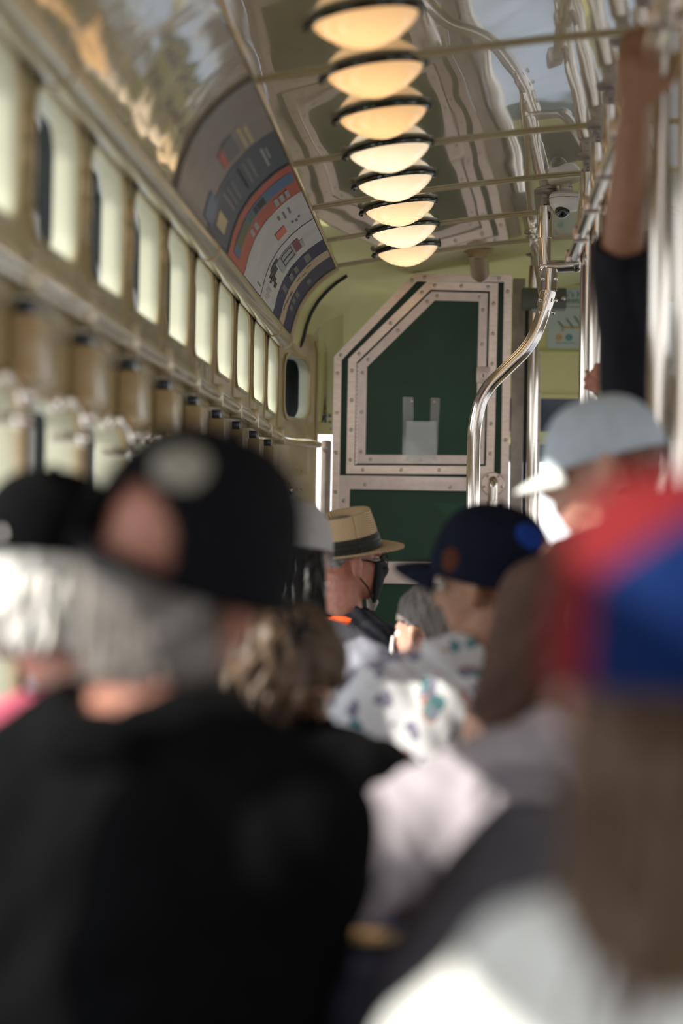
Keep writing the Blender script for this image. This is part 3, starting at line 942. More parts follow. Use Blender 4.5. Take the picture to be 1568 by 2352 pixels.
# long grab rail between the poles
b = MB()
b.tube([(XS - 0.04, 2.6, EYE + 0.86), (XS - 0.04, 7.0, EYE + 0.86)], 0.017, 14)
rail = thing('overhead_grab_rail', (XS - 0.04, 4.8, EYE + 0.86), 'chrome overhead grab rail running along the aisle poles', 'grab rail')
rb = b.build('tube', M['chrome'], rail)
for y in (3.86, 4.37, 4.9, 5.42, 5.95, 6.5, 7.0):
    b = MB(); b.box((XS - 0.064, y - 0.03, EYE + 0.84), (XS - 0.0195, y + 0.03, EYE + 0.88), 0, 0.008)
    b.build('clamp', M['alu'], rail)
# dark pole at the partition and its box
pa = P(1225, 800, 9.22)
t = stanchion(pa.x, 9.22, 'dark chrome pole at the right edge of the green partition, with grey bracket', 0.020)
b = MB()
c = P(1249, 687, 9.15)
b.box((c.x - 0.085, 9.12, c.z - 0.04), (c.x + 0.085, 9.199, c.z + 0.04), 0, 0.008)
b.ball((c.x + 0.07, 9.118, c.z), 0.011, n=10, mi=1)
tag(b.build('mounting_bracket', [M['grey_box'], M['screw']]), 'flat grey metal bracket fixed across the partition pole beside the route map', 'bracket')
# bent pole system
YT = 7.62
t = thing('bent_handrail', (P(1253, 600, YT).x, YT, 0.0), 'bent chrome handrail descending in front of the green partition', 'handrail')
b = MB()
xa = P(1253, 430, YT).x
z = pole_flange(b, xa, YT)
b.build('ceiling_bracket', M['steel'], t)
b = MB()
p1, p2 = P(1254, 612, YT), P(1346, 606, YT)
b.tube([(xa, YT, z - 0.05), (xa, YT, p1.z)], 0.020, 16)
b.tube([(xa, YT, z - 0.15), (xa, YT, z - 0.05)], 0.024, 16)
xe = XS - 0.002
b.tube([(xa, YT, p1.z), (xe, YT, p1.z + 0.004)], 0.019, 16)
b.ball((xa, YT, p1.z), 0.0205, n=16); b.ball((xe, YT, p1.z + 0.004), 0.021, n=16)
b.tube(fillet([(xe, YT, p1.z + 0.004), (xe, YT - 0.05, p1.z + 0.03), (xe, 7.045, p1.z + 0.21)], 0.03), 0.017, 14)
b.build('upper_tube', M['chrome'], t)
b = MB()
low = [P(1262, 640, YT), P(1252, 705, YT), P(1222, 790, YT), P(1108, 900, YT), P(1088, 980, YT), P(1085, 1190, YT)]
low.append(Vector((low[-1].x - 0.005, YT, 0.0)))
b.tube(fillet(low, 0.09, 9), 0.0215, 18)
b.build('lower_tube', M['chrome'], t)
b = MB()
b.tube([P(1262, 618, YT), P(1259, 668, YT)], 0.027, 16)
b.tube([P(1259, 668, YT), P(1250, 705, YT)], 0.025, 16)
for x, y in ((1240, 688), (1275, 690), (1240, 716), (1270, 718), (1246, 640), (1276, 640)):
    b.ball(P(x, y, YT - 0.02), 0.007, n=8)
b.build('joint_sleeve', M['chrome'], t)
b = MB()
q = P(1226, 545, 8.6)
z2 = pole_flange(b, q.x, 8.6)
b.tube([(q.x, 8.6, z2 - 0.05), P(1233, 600, 8.3), P(1250, 700, YT + 0.02)], 0.014, 12)
b.build('stay_tube', M['chrome'], t)

# dome camera
c = P(1300, 440, 7.6)
zc = EYE + ceil_h(c.x)
cam_t = thing('dome_camera', (c.x, 7.6, zc), 'small white security dome camera with black lens on ceiling', 'security camera')
mt = Matrix.Translation((c.x, 7.6, zc))
b = MB(); b.lathe([(0.02, 0.0), (0.02, -0.012), (0.046, -0.016), (0.053, -0.024), (0.054, -0.034)], mt, 28); b.build('mount_plate', M['white_plastic'], cam_t)
b = MB(); b.lathe([(0.054, -0.0355), (0.054, -0.040), (0.050, -0.056), (0.040, -0.070), (0.032, -0.074), (0.0, -0.074)], mt, 28); b.build('housing', M['white_plastic'], cam_t)
b = MB(); b.ball((c.x - 0.012, 7.58, zc - 0.076), (0.024, 0.024, 0.022), n=18); b.build('lens_dome', M['black_gloss'], cam_t)

# route map on the front wall
YM = YF - 0.006
def S(x, y): 
    p = P(x, y, YM); return p
sg = thing('route_map_sign', (S(1320, 735).x, YM, S(1320, 735).z), 'pale route map sign on the front wall, right of the bent handrail', 'sign')
b = MB()
c0 = S(1256, 800); c1 = S(1256, 662); xr_ = c0.x + 0.34
b.box((c0.x, YM, c0.z), (xr_, YM + 0.006, c1.z), 0)
M['sign'] = mat('pale blue grey sign sheet', (0.46, 0.50, 0.47), 0.45, noise=0.03, nscale=6)
M['sg_green'] = mat('dark green sign print', (0.02, 0.09, 0.075), 0.5, noise=0.04); M['sg_tan'] = mat('ochre sign print', (0.55, 0.30, 0.07), 0.5, noise=0.04)
M['sg_teal'] = mat('teal sign print', (0.06, 0.22, 0.24), 0.5, noise=0.04); M['sg_red'] = mat('red sign print', (0.5, 0.1, 0.06), 0.5, noise=0.04)
b.build('sheet', M['sign'], sg)
b = MB()
ks = YM / FPX
def put(x, y):
    o_ = S(x, y)
    return lambda u, v: Vector((o_.x + u, YM - 0.001, o_.z + v))
text_mesh(b, "Muni's Historic", 21 * ks, put(1264, 682))
text_mesh(b, "Streetcars", 21 * ks, put(1276, 696))
text_mesh(b, "owned and operated by the city", 7 * ks, put(1286, 706))
def ln(x0, y0, x1, y1, wd, mi, d=0.0012):
    a, c = S(x0, y0), S(x1, y1)
    v = (c - a).normalized(); n_ = Vector((-v.z, 0, v.x)) * wd * ks / 2
    off = Vector((0, -d, 0))
    b.raw([a + n_ + off, c + n_ + off, c - n_ + off, a - n_ + off], [(0, 1, 2, 3)], mi)
ln(1290, 752, 1420, 752, 4.5, 1)
for i, x in enumerate((1292, 1314, 1335, 1357, 1379)):
    ln(x, 750, x - 11 - (i % 3) * 3, 738 - (i % 3) * 6, 3.2, 0)
    p = S(x, 752)
    mt = Matrix.Translation((p.x, YM - 0.0015, p.z)) @ Matrix.Rotation(R(90), 4, 'X')
    b.lathe([(3.4 * ks, 0), (0, 0.0002)], mt, 14, 2); b.lathe([(2.0 * ks, 0.0003), (0, 0.0006)], mt, 14, 3)
ln(1288, 759, 1295, 759, 3, 4)
for x, y, mi, L in ((1283, 775, 1, 'F'), (1306, 775, 5, 'E')):
    p = S(x, y)
    mt = Matrix.Translation((p.x, YM - 0.0012, p.z)) @ Matrix.Rotation(R(90), 4, 'X')
    b.lathe([(7.6 * ks, 0), (0, 0.0004)], mt, 24, mi)
    o_ = p
    text_mesh(b, L, 11 * ks, lambda u, v: Vector((o_.x + u, YM - 0.0022, o_.z - 4 * ks + v)), 3, 'CENTER')
text_mesh(b, "Market", 5.2 * ks, put(1276, 789)); text_mesh(b, "Embarcadero", 5.2 * ks, put(1294, 789))
b.build('print', [M['sg_green'], M['sg_tan'], M['sg_green'], M['sign'], M['sg_red'], M['sg_teal']], sg, smooth=False)
# screwed aluminium door post right of the pole
b = MB()
p0, p1 = P(1231, 806, 9.9), P(1243, 806, 9.9)
b.box((p0.x, 9.9, 0.0), (p1.x, 9.94, p0.z), 0, 0.002)
for y in (818, 900, 1013, 1100):
    p = P(1238, y, 9.9); b.ball((p.x, 9.898, p.z), 0.006, n=8, mi=1)
tag(b.build('aluminium_post', [M['alu_pale'], M['screw']]), 'slim aluminium post with screws below the route map sign', 'post')

ords_far = ['farthest'] + ords[1:]
# small things along the left wall: vent boxes and sash latches
for n, k in enumerate(range(-1, 10)):
    yb = F[k] + 0.049
    t = thing('wall_box', (XW + 0.004, yb, EYE + 0.30), None, 'box', 'beige boxes between the left windows')
    b = MB(); b.box((XW, yb - 0.075, EYE + 0.255), (XW + 0.045, yb + 0.075, EYE + 0.352), 0, 0.008)
    b.build('housing', M['beige'], t)
    b = MB(); b.box((XW + 0.006, yb - 0.045, EYE + 0.354), (XW + 0.030, yb + 0.045, EYE + 0.376), 0, 0.002)
    b.build('blue_tab', M['visor_blue'], t)
    t['label'] = 'beige box on left wall below the sill rail, ' + ('blurred near the picture edge' if n < 3 else '%s counted back from the cab' % ords_far[10 - n])
for n, k in enumerate(range(-1, 11)):
    yb = F[k] - 0.215 + (0.1 if k == 10 else 0)
    zb = EYE + 0.235
    t = thing('window_latch', (XW + 0.004, yb, zb), None, 'latch', 'chrome window latches along the left wall')
    b = MB(); b.box((XW, yb - 0.03, zb - 0.012), (XW + 0.02, yb + 0.03, zb + 0.02), 0, 0.004)
    b.build('keeper', M['chrome'], t)
    b = MB(); b.tube(fillet([(XW + 0.012, yb, zb + 0.01), (XW + 0.045, yb, zb + 0.012), (XW + 0.062, yb - 0.01, zb - 0.016)], 0.018), 0.011, 12)
    b.ball((XW + 0.063, yb - 0.012, zb - 0.021), (0.013, 0.013, 0.018), n=12)
    b.build('handle', M['chrome'], t)
    b = MB(); b.tube([(XW + 0.0, yb + 0.012, zb - 0.055), (XW + 0.05, yb + 0.012, zb - 0.055)], 0.009, 10); b.ball((XW + 0.054, yb + 0.012, zb - 0.055), 0.014, n=10)
    b.build('knob', M['chrome'], t)
    t['label'] = 'chrome window latch on left wall, ' + ('the farthest, on the end panel' if k == 10 else '%s counted back from the cab' % ords_far[11 - n])
# ------------------------------------------------------------------ seats
def seat(y, label, x0=-0.645, x1=0.18):
    """two-place bench facing the cab; y is where the sitter's hips are"""
    t = thing('bench_seat', ((x0 + x1) / 2, y, 0.0), label, 'seat', 'two-place bench seats on the left side')
    b = MB(); b.box((x0, y - 0.17, 0.36), (x1, y + 0.26, 0.445), 0, 0.035); b.build('seat_cushion', M['vinyl'], t)
    b = MB(); b.box((x0, y - 0.245, 0.42), (x1, y - 0.185, 0.72), 0, 0.028); b.build('backrest', M['vinyl'], t)
    b = MB(); b.tube(fillet([(x0 + 0.02, y - 0.215, 0.40), (x0 + 0.02, y - 0.215, 0.745), (x1 - 0.02, y - 0.215, 0.745), (x1 - 0.02, y - 0.215, 0.40)], 0.05), 0.014, 10)
    b.build('grab_rail', M['chrome'], t)
    for lx in (x0 + 0.08, x1 - 0.08):
        b = MB(); b.box((lx - 0.03, y - 0.14, 0.0), (lx + 0.03, y + 0.2, 0.36), 0, 0.01); b.build('leg', M['steel'], t)
    return t

# ------------------------------------------------------------------ people
def rot(yaw=0, pitch=0, roll=0):
    """yaw turns left, pitch raises the face, roll tips the head to its right"""
    return (Matrix.Rotation(R(yaw), 3, 'Z') @ Matrix.Rotation(R(pitch), 3, 'X') @ Matrix.Rotation(R(roll), 3, 'Y'))
SKIN = {}
def skin(name, c):
    SKIN[name] = mat(name + ' skin', c, 0.5, noise=0.10, nscale=60, sub=0.15, bump=0.15, bscale=160, bdist=0.002)
skin('pink', (0.50, 0.22, 0.155)); skin('tan', (0.36, 0.185, 0.11)); skin('fair', (0.56, 0.32, 0.24)); skin('brown', (0.25, 0.12, 0.075))
def cloth(name, c, noise=0.12, n=40, rough=0.85, **k):
    return mat(name + ' cloth', c, rough, noise=noise, nscale=n, bump=0.3, bscale=90, bdist=0.002, spec=0.12, **k)
def pattern_cloth(name, base, spots, scale=14):
    m = cloth(name, base)
    n = m.node_tree.nodes; l = m.node_tree.links
    b = n['Principled BSDF']
    tcn = n.new('ShaderNodeTexCoord')
    prev = None
    for i, (c, th, sc) in enumerate(spots):
        t = n.new('ShaderNodeTexVoronoi'); t.inputs['Scale'].default_value = scale * sc
        mp = n.new('ShaderNodeMapping'); mp.inputs['Location'].default_value = (i * 3.1, i * 1.7, i)
        nz = n.new('ShaderNodeTexNoise'); nz.inputs['Scale'].default_value = 22
        va = n.new('ShaderNodeVectorMath'); va.operation = 'MULTIPLY_ADD'; va.inputs[1].default_value = (0.07, 0.07, 0.07)
        l.new(tcn.outputs['Object'], nz.inputs['Vector']); l.new(nz.outputs['Color'], va.inputs[0]); l.new(tcn.outputs['Object'], va.inputs[2])
        l.new(va.outputs[0], mp.inputs[0]); l.new(mp.outputs[0], t.inputs['Vector'])
        lt = n.new('ShaderNodeMath'); lt.operation = 'LESS_THAN'; lt.inputs[1].default_value = th
        l.new(t.outputs['Distance'], lt.inputs[0])
        mx = n.new('ShaderNodeMixRGB')
        l.new(lt.outputs[0], mx.inputs[0])
        if prev is None: mx.inputs[1].default_value = (*base, 1)
        else: l.new(prev, mx.inputs[1])
        mx.inputs[2].default_value = (*c, 1)
        prev = mx.outputs[0]
    l.new(prev, b.inputs['Base Color'])
    return m
CL = {}
CL['black'] = cloth('black wool', (0.0025, 0.0025, 0.003), 0.2, rough=1.0)
CL['blacknylon'] = cloth('black satin jacket', (0.012, 0.012, 0.017), 0.2, rough=0.6)
CL['blackcap'] = cloth('faded black cap', (0.006, 0.006, 0.0085), 0.15)
CL['navy'] = cloth('dark navy cotton', (0.008, 0.010, 0.022), 0.15)
CL['jeans'] = cloth('dark denim', (0.03, 0.04, 0.07), 0.2)
CL['khaki'] = cloth('khaki cotton', (0.22, 0.17, 0.11), 0.1)
CL['pinkshirt'] = cloth('pink cotton', (0.62, 0.13, 0.20), 0.08)
CL['greyblue'] = cloth('pale grey blue cotton', (0.36, 0.37, 0.44), 0.06)
CL['lavender'] = cloth('lavender grey fleece', (0.40, 0.365, 0.40), 0.05)
CL['charcoal'] = cloth('charcoal fabric', (0.085, 0.08, 0.095), 0.12)
CL['white'] = cloth('white cotton', (0.78, 0.79, 0.77), 0.03)
CL['shadedwhite'] = cloth('shaded white cotton', (0.55, 0.63, 0.72), 0.06)  # shade on a white cap crown, put into the cloth colour
CL['hawaii'] = pattern_cloth('white patterned shirt', (0.70, 0.70, 0.72), [((0.45, 0.24, 0.20), 0.26, 1.0), ((0.12, 0.27, 0.29), 0.25, 0.8), ((0.22, 0.21, 0.28), 0.40, 1.2)], 19)
CL['brown'] = cloth('muted brown cotton', (0.13, 0.08, 0.065), 0.1)
CL['orange'] = cloth('orange knit', (0.85, 0.13, 0.03), 0.1)
CL['red'] = cloth('red cotton', (0.17, 0.014, 0.017), 0.1)
CL['blue'] = cloth('royal blue cotton', (0.003, 0.016, 0.085), 0.1)
CL['capgrey'] = cloth('pale grey mesh cap', (0.55, 0.54, 0.55), 0.05)
CL['logo'] = cloth('grey embroidery', (0.30, 0.29, 0.25), 0.2)
CL['bluelogo'] = cloth('blue embroidery', (0.015, 0.05, 0.28), 0.1)
CL['brownlogo'] = cloth('brown patch', (0.09, 0.03, 0.015), 0.1)
def hairmat(name, c, c2):
    return mat(name + ' hair', c, 0.42, col2=c2, nscale=14, stretch=(6, 6, 1.2), bump=0.6, bscale=30, bdist=0.006, spec=0.4)
HR = {'grey': hairmat('grey', (0.24, 0.215, 0.20), (0.14, 0.125, 0.115)), 'white': hairmat('white', (0.72, 0.70, 0.66), (0.5, 0.48, 0.45)),
      'brown': hairmat('brown', (0.15, 0.095, 0.055), (0.035, 0.02, 0.012)), 'black': hairmat('black', (0.012, 0.010, 0.009), (0.004, 0.003, 0.003)),
      'longbrown': hairmat('long brown', (0.15, 0.085, 0.045), (0.06, 0.033, 0.018))}
M['eye'] = mat('eye white', (0.75, 0.73, 0.7), 0.15, noise=0.02); M['iris'] = mat('dark iris', (0.03, 0.02, 0.012), 0.1, noise=0.1)

def remeshed(mb, voxel, smooth=6):
    me = bpy.data.meshes.new('tmp'); me.from_pydata(mb.v, [], mb.f)
    bm = bmesh.new(); bm.from_mesh(me); bmesh.ops.recalc_face_normals(bm, faces=bm.faces); bm.to_mesh(me); bm.free()
    o = bpy.data.objects.new('tmp', me); C.objects.link(o)
    m = o.modifiers.new('r', 'REMESH'); m.mode = 'VOXEL'; m.voxel_size = voxel
    s = o.modifiers.new('s', 'SMOOTH'); s.factor = 0.5; s.iterations = smooth
    dg = bpy.context.evaluated_depsgraph_get()
    out = bpy.data.meshes.new_from_object(o.evaluated_get(dg))
    bpy.data.objects.remove(o); bpy.data.meshes.remove(me)
    return out

def capsule(b, p, r, q, s, n=14):
    p = Vector(p); q = Vector(q)
    d = (q - p); L = d.length
    if L < 1e-6: return
    d /= L
    pts = []; rr = []
    for a in (-88, -60, -30):
        pts.append(p + d * r * math.sin(R(a))); rr.append(r * math.cos(R(a)))
    for t in (0, 0.5, 1): pts.append(p + d * L * t); rr.append(r + (s - r) * t)
    for a in (30, 60, 88):
        pts.append(q + d * s * math.sin(R(a))); rr.append(s * math.cos(R(a)))
    b.tube(pts, rr, n)

def person(label, x, y, eye, body=0, head=(0, 0, 0), hoff=(0, 0, 0), standing=False, skin_m='pink', hs=0.94, wide=1.0, shrug=0.0,
           arms=None, voxel=0.009, shirt=None, sleeves='long', trousers='jeans', bulk=0.014, neck_cover=0.0, curl=0.5, shirt_label=None, ear=True, cuff=1.0):
    """a clothed figure: body is the torso's turn, head (yaw, pitch, roll) in the car's frame"""
    BM = Matrix.Translation((x, y, 0)) @ Matrix.Rotation(R(body), 4, 'Z')
    hip_z = 0.56 if not standing else eye * 0.57
    zs = (eye - hip_z) / 0.63
    def J(px_, py_, pz_):
        """joint given in a seated template whose hips are at 0 and eyes at 0.63"""
        return BM @ Vector((px_ * wide, py_, hip_z + pz_ * zs))
    b = MB(); bones = []
    def cap_(p, r, q, s, lab):
        capsule(b, p, r, q, s); bones.append((Vector(p), r, Vector(q), s, lab))
    # torso
    hipc, waist, chest, neckb = J(0, 0, 0.0), J(0, -0.02, 0.16), J(0, -0.01, 0.34), J(0, 0.0, 0.455 + shrug * .5)
    for sx_ in (-1, 1):
        cap_(J(sx_ * 0.07, 0, 0.0), 0.105, J(sx_ * 0.06, -0.02, 0.16), 0.10, 'torso')
        cap_(J(sx_ * 0.06, -0.02, 0.16), 0.10, J(sx_ * 0.075, -0.01, 0.34), 0.112, 'torso')
        cap_(J(sx_ * 0.06, -0.01, 0.32), 0.11, J(sx_ * 0.165, -0.015, 0.385 + shrug), 0.068, 'torso')
        cap_(J(sx_ * 0.03, -0.01, 0.46 + shrug * .6), 0.055, J(sx_ * 0.16, -0.015, 0.40 + shrug), 0.055, 'torso')
    cap_(J(0, -0.01, 0.2), 0.115, J(0, 0.0, 0.36), 0.115, 'torso')
    Hc = J(0, 0.03, 0.63) + Vector(hoff)
    HM = Matrix.Translation(Hc) @ rot(*head).to_4x4() @ Matrix.Scale(hs, 4)
    cap_(J(0, 0.0, 0.43 + shrug * .5), 0.060, HM @ Vector((0, -0.025, -0.06)), 0.056, 'neck')
    # head
    def he(c, rad, lab='head', m3=None):
        q = HM.to_3x3() @ m3 if m3 else HM.to_3x3()
        b.ball(HM @ Vector(c), rad, q, 18)
        bones.append((HM @ Vector(c), min(rad) * hs, HM @ (Vector(c) + Vector((0, 0, 0.001))), min(rad) * hs, lab))
    he((0, -0.012, 0.035), (0.077, 0.096, 0.096))
    he((0, 0.028, -0.035), (0.063, 0.066, 0.082))
    he((0, 0.045, -0.088), (0.042, 0.044, 0.030))
    he((0, 0.083, 0.020), (0.050, 0.016, 0.013))
    capsule(b, HM @ Vector((0, 0.092, 0.008)), 0.008, HM @ Vector((0, 0.112, -0.032)), 0.0125)
    for sx_ in (-1, 1):
        b.ball(HM @ Vector((sx_ * 0.011, 0.103, -0.036)), 0.009, None, 8)
        b.ball(HM @ Vector((sx_ * 0.042, 0.064, -0.022)), (0.02, 0.02, 0.018), HM.to_3x3(), 10)
        if ear:
            e3 = Matrix.Rotation(R(26 * sx_), 3, 'Z')
            b.ball(HM @ Vector((sx_ * 0.086, -0.014, -0.008)), (0.011, 0.024, 0.037), HM.to_3x3() @ e3, 14)
            b.ball(HM @ Vector((sx_ * 0.080, -0.006, -0.036)), (0.010, 0.012, 0.014), HM.to_3x3() @ e3, 10)
    b.ball(HM @ Vector((0, 0.090, -0.062)), (0.024, 0.012, 0.007), HM.to_3x3(), 10)
    b.ball(HM @ Vector((0, 0.087, -0.074)), (0.020, 0.012, 0.007), HM.to_3x3(), 10)
    # legs
    for sx_ in (-1, 1):
        if standing:
            hip, knee, ank = J(sx_ * 0.085, 0, -0.02), BM @ Vector((sx_ * 0.10, 0.02, hip_z * 0.52)), BM @ Vector((sx_ * 0.105, 0.0, 0.085))
        else:
            hip, knee, ank = BM @ Vector((sx_ * 0.085, 0.02, 0.545)), BM @ Vector((sx_ * 0.115, 0.37, 0.535)), BM @ Vector((sx_ * 0.115, 0.36, 0.085))
        cap_(hip, 0.088, knee, 0.058, 'leg'); cap_(knee, 0.056, ank, 0.040, 'leg')
        fw = BM.to_3x3() @ Vector((0, 1, 0))
        cap_(ank + Vector((0, 0, -0.045)) - fw * 0.03, 0.036, ank + Vector((0, 0, -0.052)) + fw * 0.15, 0.030, 'foot')
    # arms and hands
    arms = arms or {}
    for sx_, nm in ((-1, 'l'), (1, 'r')):
        sh = J(sx_ * 0.185, -0.015, 0.385 + shrug)
        if nm in arms:
            el, wr, hd, pal = arms[nm][:4]
            el, wr = Vector(el), Vector(wr); hd = Vector(hd).normalized(); pal = Vector(pal).normalized()
            cu = arms[nm][4] if len(arms[nm]) > 4 else curl
        else:
            el = J(sx_ * 0.235, 0.05, 0.14); wr = BM @ Vector((sx_ * 0.14, 0.26, hip_z + 0.10)) if not standing else BM @ Vector((sx_ * 0.22, 0.06, hip_z - 0.02))
            hd = (BM.to_3x3() @ Vector((-sx_ * 0.25, 1, -0.15))).normalized() if not standing else Vector((0, 0, -1))
            pal = Vector((0, 0, -1)) if not standing else BM.to_3x3() @ Vector((-sx_, 0, 0)); cu = curl
        cap_(sh, 0.056, el, 0.044, 'uarm'); cap_(el, 0.043, wr, 0.028, 'farm')
        side = hd.cross(pal).normalized(); pal = side.cross(hd).normalized()
        th = side if (BM.to_3x3() @ Vector((-sx_, 0, 0))).dot(side) > 0 else -side   # thumb side
        if len(arms.get(nm, ())) > 5: th = side * arms[nm][5]
        for k, (off, ln_) in enumerate(((0.032, 0.072), (0.011, 0.082), (-0.011, 0.076), (-0.032, 0.060))):
            p0 = wr + hd * 0.02 + th * off * 0.6; p1 = wr + hd * 0.092 + th * off
            cap_(p0, 0.0135, p1, 0.011, 'hand')
            d = hd.copy(); p = p1
            for sgm, fr in enumerate((0.45, 0.32, 0.23)):
                ax = th * (1 if True else -1)
                a = cu * (1.0, 1.1, 0.8)[sgm]
                d = (d * math.cos(a) + pal * math.sin(a)).normalized()
                # keep the bend plane fixed by rebuilding the palm direction
                pal_k = (pal * math.cos(a) - hd * math.sin(a)) if sgm == 0 else (pal_k * math.cos(a) - d_prev * math.sin(a))
                d_prev = d.copy()
                q = p + d * ln_ * fr
                cap_(p, 0.0092 - 0.0007 * sgm, q, 0.0086 - 0.0007 * sgm, 'hand')
                p = q
        t0 = wr + hd * 0.025 + th * 0.018
        t1 = t0 + (hd * 0.6 + th * 0.75 + pal * 0.25).normalized() * 0.042
        t2 = t1 + (hd * 0.8 + th * 0.25 + pal * (0.3 + cu * .5)).normalized() * 0.032
        t3 = t2 + (hd * 0.8 - th * 0.1 + pal * (0.4 + cu * .6)).normalized() * 0.026
        cap_(t0, 0.0145, t1, 0.012, 'hand'); cap_(t1, 0.012, t2, 0.0105, 'hand'); cap_(t2, 0.0105, t3, 0.009, 'hand')
    me = remeshed(b, voxel, 5)
    me.materials.append(SKIN[skin_m])
    me.polygons.foreach_set('use_smooth', [True] * len(me.polygons))
    o = bpy.data.objects.new('person', me); C.objects.link(o)
    WORLD[o.name] = Matrix.Identity(4)
    tag(o, label, 'person', 'passengers in the streetcar')
    # label every skin vertex by its nearest bone
    nv = len(me.vertices)
    co = np.empty(nv * 3); me.vertices.foreach_get('co', co); co = co.reshape(-1, 3)
    no = np.empty(nv * 3); me.vertex_normals.foreach_get('vector', no); no = no.reshape(-1, 3)
    best = np.full(nv, 1e9); lab = np.zeros(nv, dtype=int); labs = ['torso', 'neck', 'head', 'leg', 'foot', 'uarm', 'farm', 'hand']
    par = np.zeros(nv)
    for p, r0, q, r1, l_ in bones:
        p = np.array(p); q = np.array(q); d = q - p
        t = np.clip(((co - p) @ d) / max(1e-9, d @ d), 0, 1)
        dist = np.linalg.norm(co - (p + t[:, None] * d), axis=1) - (r0 + (r1 - r0) * t)
        k = dist < best
        best[k] = dist[k]; lab[k] = labs.index(l_); par[k] = t[k]
    tri = [tuple(p.vertices) for p in me.polygons]
    def shell(name, keep, off, m, lab_txt=None, folds=0.006):
        f = [q for q in tri if all(keep[i] for i in q)]
        ids = sorted({i for q in f for i in q}); idx = {i: j for j, i in enumerate(ids)}
        if not f: return None
        ids = np.array(ids)
        c = co[ids]; n_ = no[ids]
        wv = folds * (np.sin(c[:, 2] * 70 + 9 * np.sin(c[:, 0] * 17 + c[:, 1] * 13)) * 0.5 + np.sin(c[:, 0] * 43 + c[:, 1] * 31 + c[:, 2] * 21) * 0.5)
        v = c + n_ * (off + wv)[:, None]
        F_ = [tuple(idx[i] for i in q) for q in f]
        mm = bpy.data.meshes.new(name)
        mm.from_pydata([tuple(a) for a in v], [], F_)
        mm.materials.append(m)
        so = bpy.data.objects.new(name, mm); C.objects.link(so)
        WORLD[so.name] = Matrix.Identity(4)
        # close the hem with thickness
        md = so.modifiers.new('thickness', 'SOLIDIFY'); md.thickness = off * 0.8; md.offset = -1
        sm = so.modifiers.new('soft', 'SMOOTH'); sm.iterations = 3
        mm.polygons.foreach_set('use_smooth', [True] * len(mm.polygons))
        so.parent = o
        if lab_txt: so['label'] = lab_txt
        return so
    L = lambda *a: np.isin(lab, [labs.index(k) for k in a])
    low = co[:, 2] < hip_z - 0.0 if not standing else co[:, 2] < hip_z + 0.02
    neck_ok = L('neck') & (co[:, 2] < J(0, 0, 0.455 + neck_cover)[2])
    if sleeves == 'long': top = L('torso', 'uarm') | (L('farm') & (par < cuff)) | neck_ok
    elif sleeves == 'short': top = L('torso') | (L('uarm') & (par < 0.75)) | neck_ok
    else: top = L('torso') | neck_ok
    bot = L('leg') | (L('torso') & (co[:, 2] < hip_z + 0.03))
    shell('trousers', bot, 0.010, CL[trousers], folds=0.003)
    sh_ = shell('shirt' if bulk < 0.018 else 'jacket', top & ~(low & L('torso')), bulk, CL[shirt], shirt_label)
    fx = co @ np.array(BM.to_3x3() @ Vector((1, 0, 0))) - np.array(BM.to_3x3() @ Vector((1, 0, 0))) @ np.array((x, y, 0))
    for s_ in (-1, 1):
        shell('shoe', L('foot') & (fx * s_ > 0), 0.006, M['dark'], folds=0.0)
    for s_ in (-1, 1):
        e = MB(); c = HM @ Vector((s_ * 0.031, 0.0765, 0.0))
        e.ball(c, 0.0125, None, 14); q = HM @ Vector((s_ * 0.031, 0.0865, 0.0)); e.ball(q, (0.006, 0.0035, 0.006), HM.to_3x3(), 10, 1)
        e.build('eye', [M['eye'], M['iris']], o)
    return o, HM, J, BM

def head_dirs(nu, nv):
    return [(R(-90 + 180 * j / nv), R(360 * i / nu)) for j in range(nv + 1) for i in range(nu)]
def hair(o, HM, m, style='short', thick=0.010, wave=0.004, low=-0.055, front=0.055, lab=None, top=9.0, name='hair'):
    """scalp hair: a closed shell over skull, cut round face and ears"""
    b = MB(); nu, nv = 72, 40
    P_ = {}
    r0 = Vector((0.077, 0.096, 0.096)); c0 = Vector((0, -0.012, 0.035))
    def ok(p):
        if p.y > front and p.z < 0.085: return False
        if p.y > 0.012 and p.z < 0.03: return False
        if abs(p.x) > 0.06 and -0.04 < p.y < 0.03 and p.z < 0.012: return False
        return low < p.z < top
    ids = {}; vs = []; fs = []
    def pt(i, j, extra):
        t = R(-90 + 180 * j / nv); a = R(360 * (i % nu) / nu)
        d = Vector((math.cos(t) * math.cos(a), math.cos(t) * math.sin(a), math.sin(t)))
        q = c0 + Vector((d.x * r0.x, d.y * r0.y, d.z * r0.z))
        if d.z < -0.35 and d.y < 0:      # the nape runs straight down
            q.y = min(q.y, -0.078 + 0.02 * (d.z + 1)); q.x *= 1.12
        w_ = wave * (math.sin(17 * a + 9 * t) * .5 + math.sin(29 * a - 14 * t) * .35 + math.sin(11 * t + 3 * a) * .4)
        return q + d * (extra + (w_ if extra > 0.004 else 0))
    for j in range(nv):
        for i in range(nu):
            quad = [(i, j), (i + 1, j), (i + 1, j + 1), (i, j + 1)]
            if all(ok(pt(a, c, thick * .5)) for a, c in quad):
                fs.append(quad)
    for q in fs:
        for (a, c) in q:
            k = (a % nu, c)
            if k not in ids:
                ids[k] = len(vs); vs.append(HM @ pt(a, c, thick))
    if not fs: return None
    F_ = [tuple(ids[(a % nu, c)] for a, c in q) for q in fs]
    b.raw(vs, F_)
    h = b.build(name, m, o)
    md = h.modifiers.new('thickness', 'SOLIDIFY'); md.thickness = thick * 1.4; md.offset = -1
    sm = h.modifiers.new('soft', 'SUBSURF'); sm.levels = 1; sm.render_levels = 1
    if lab: h['label'] = lab
    return h
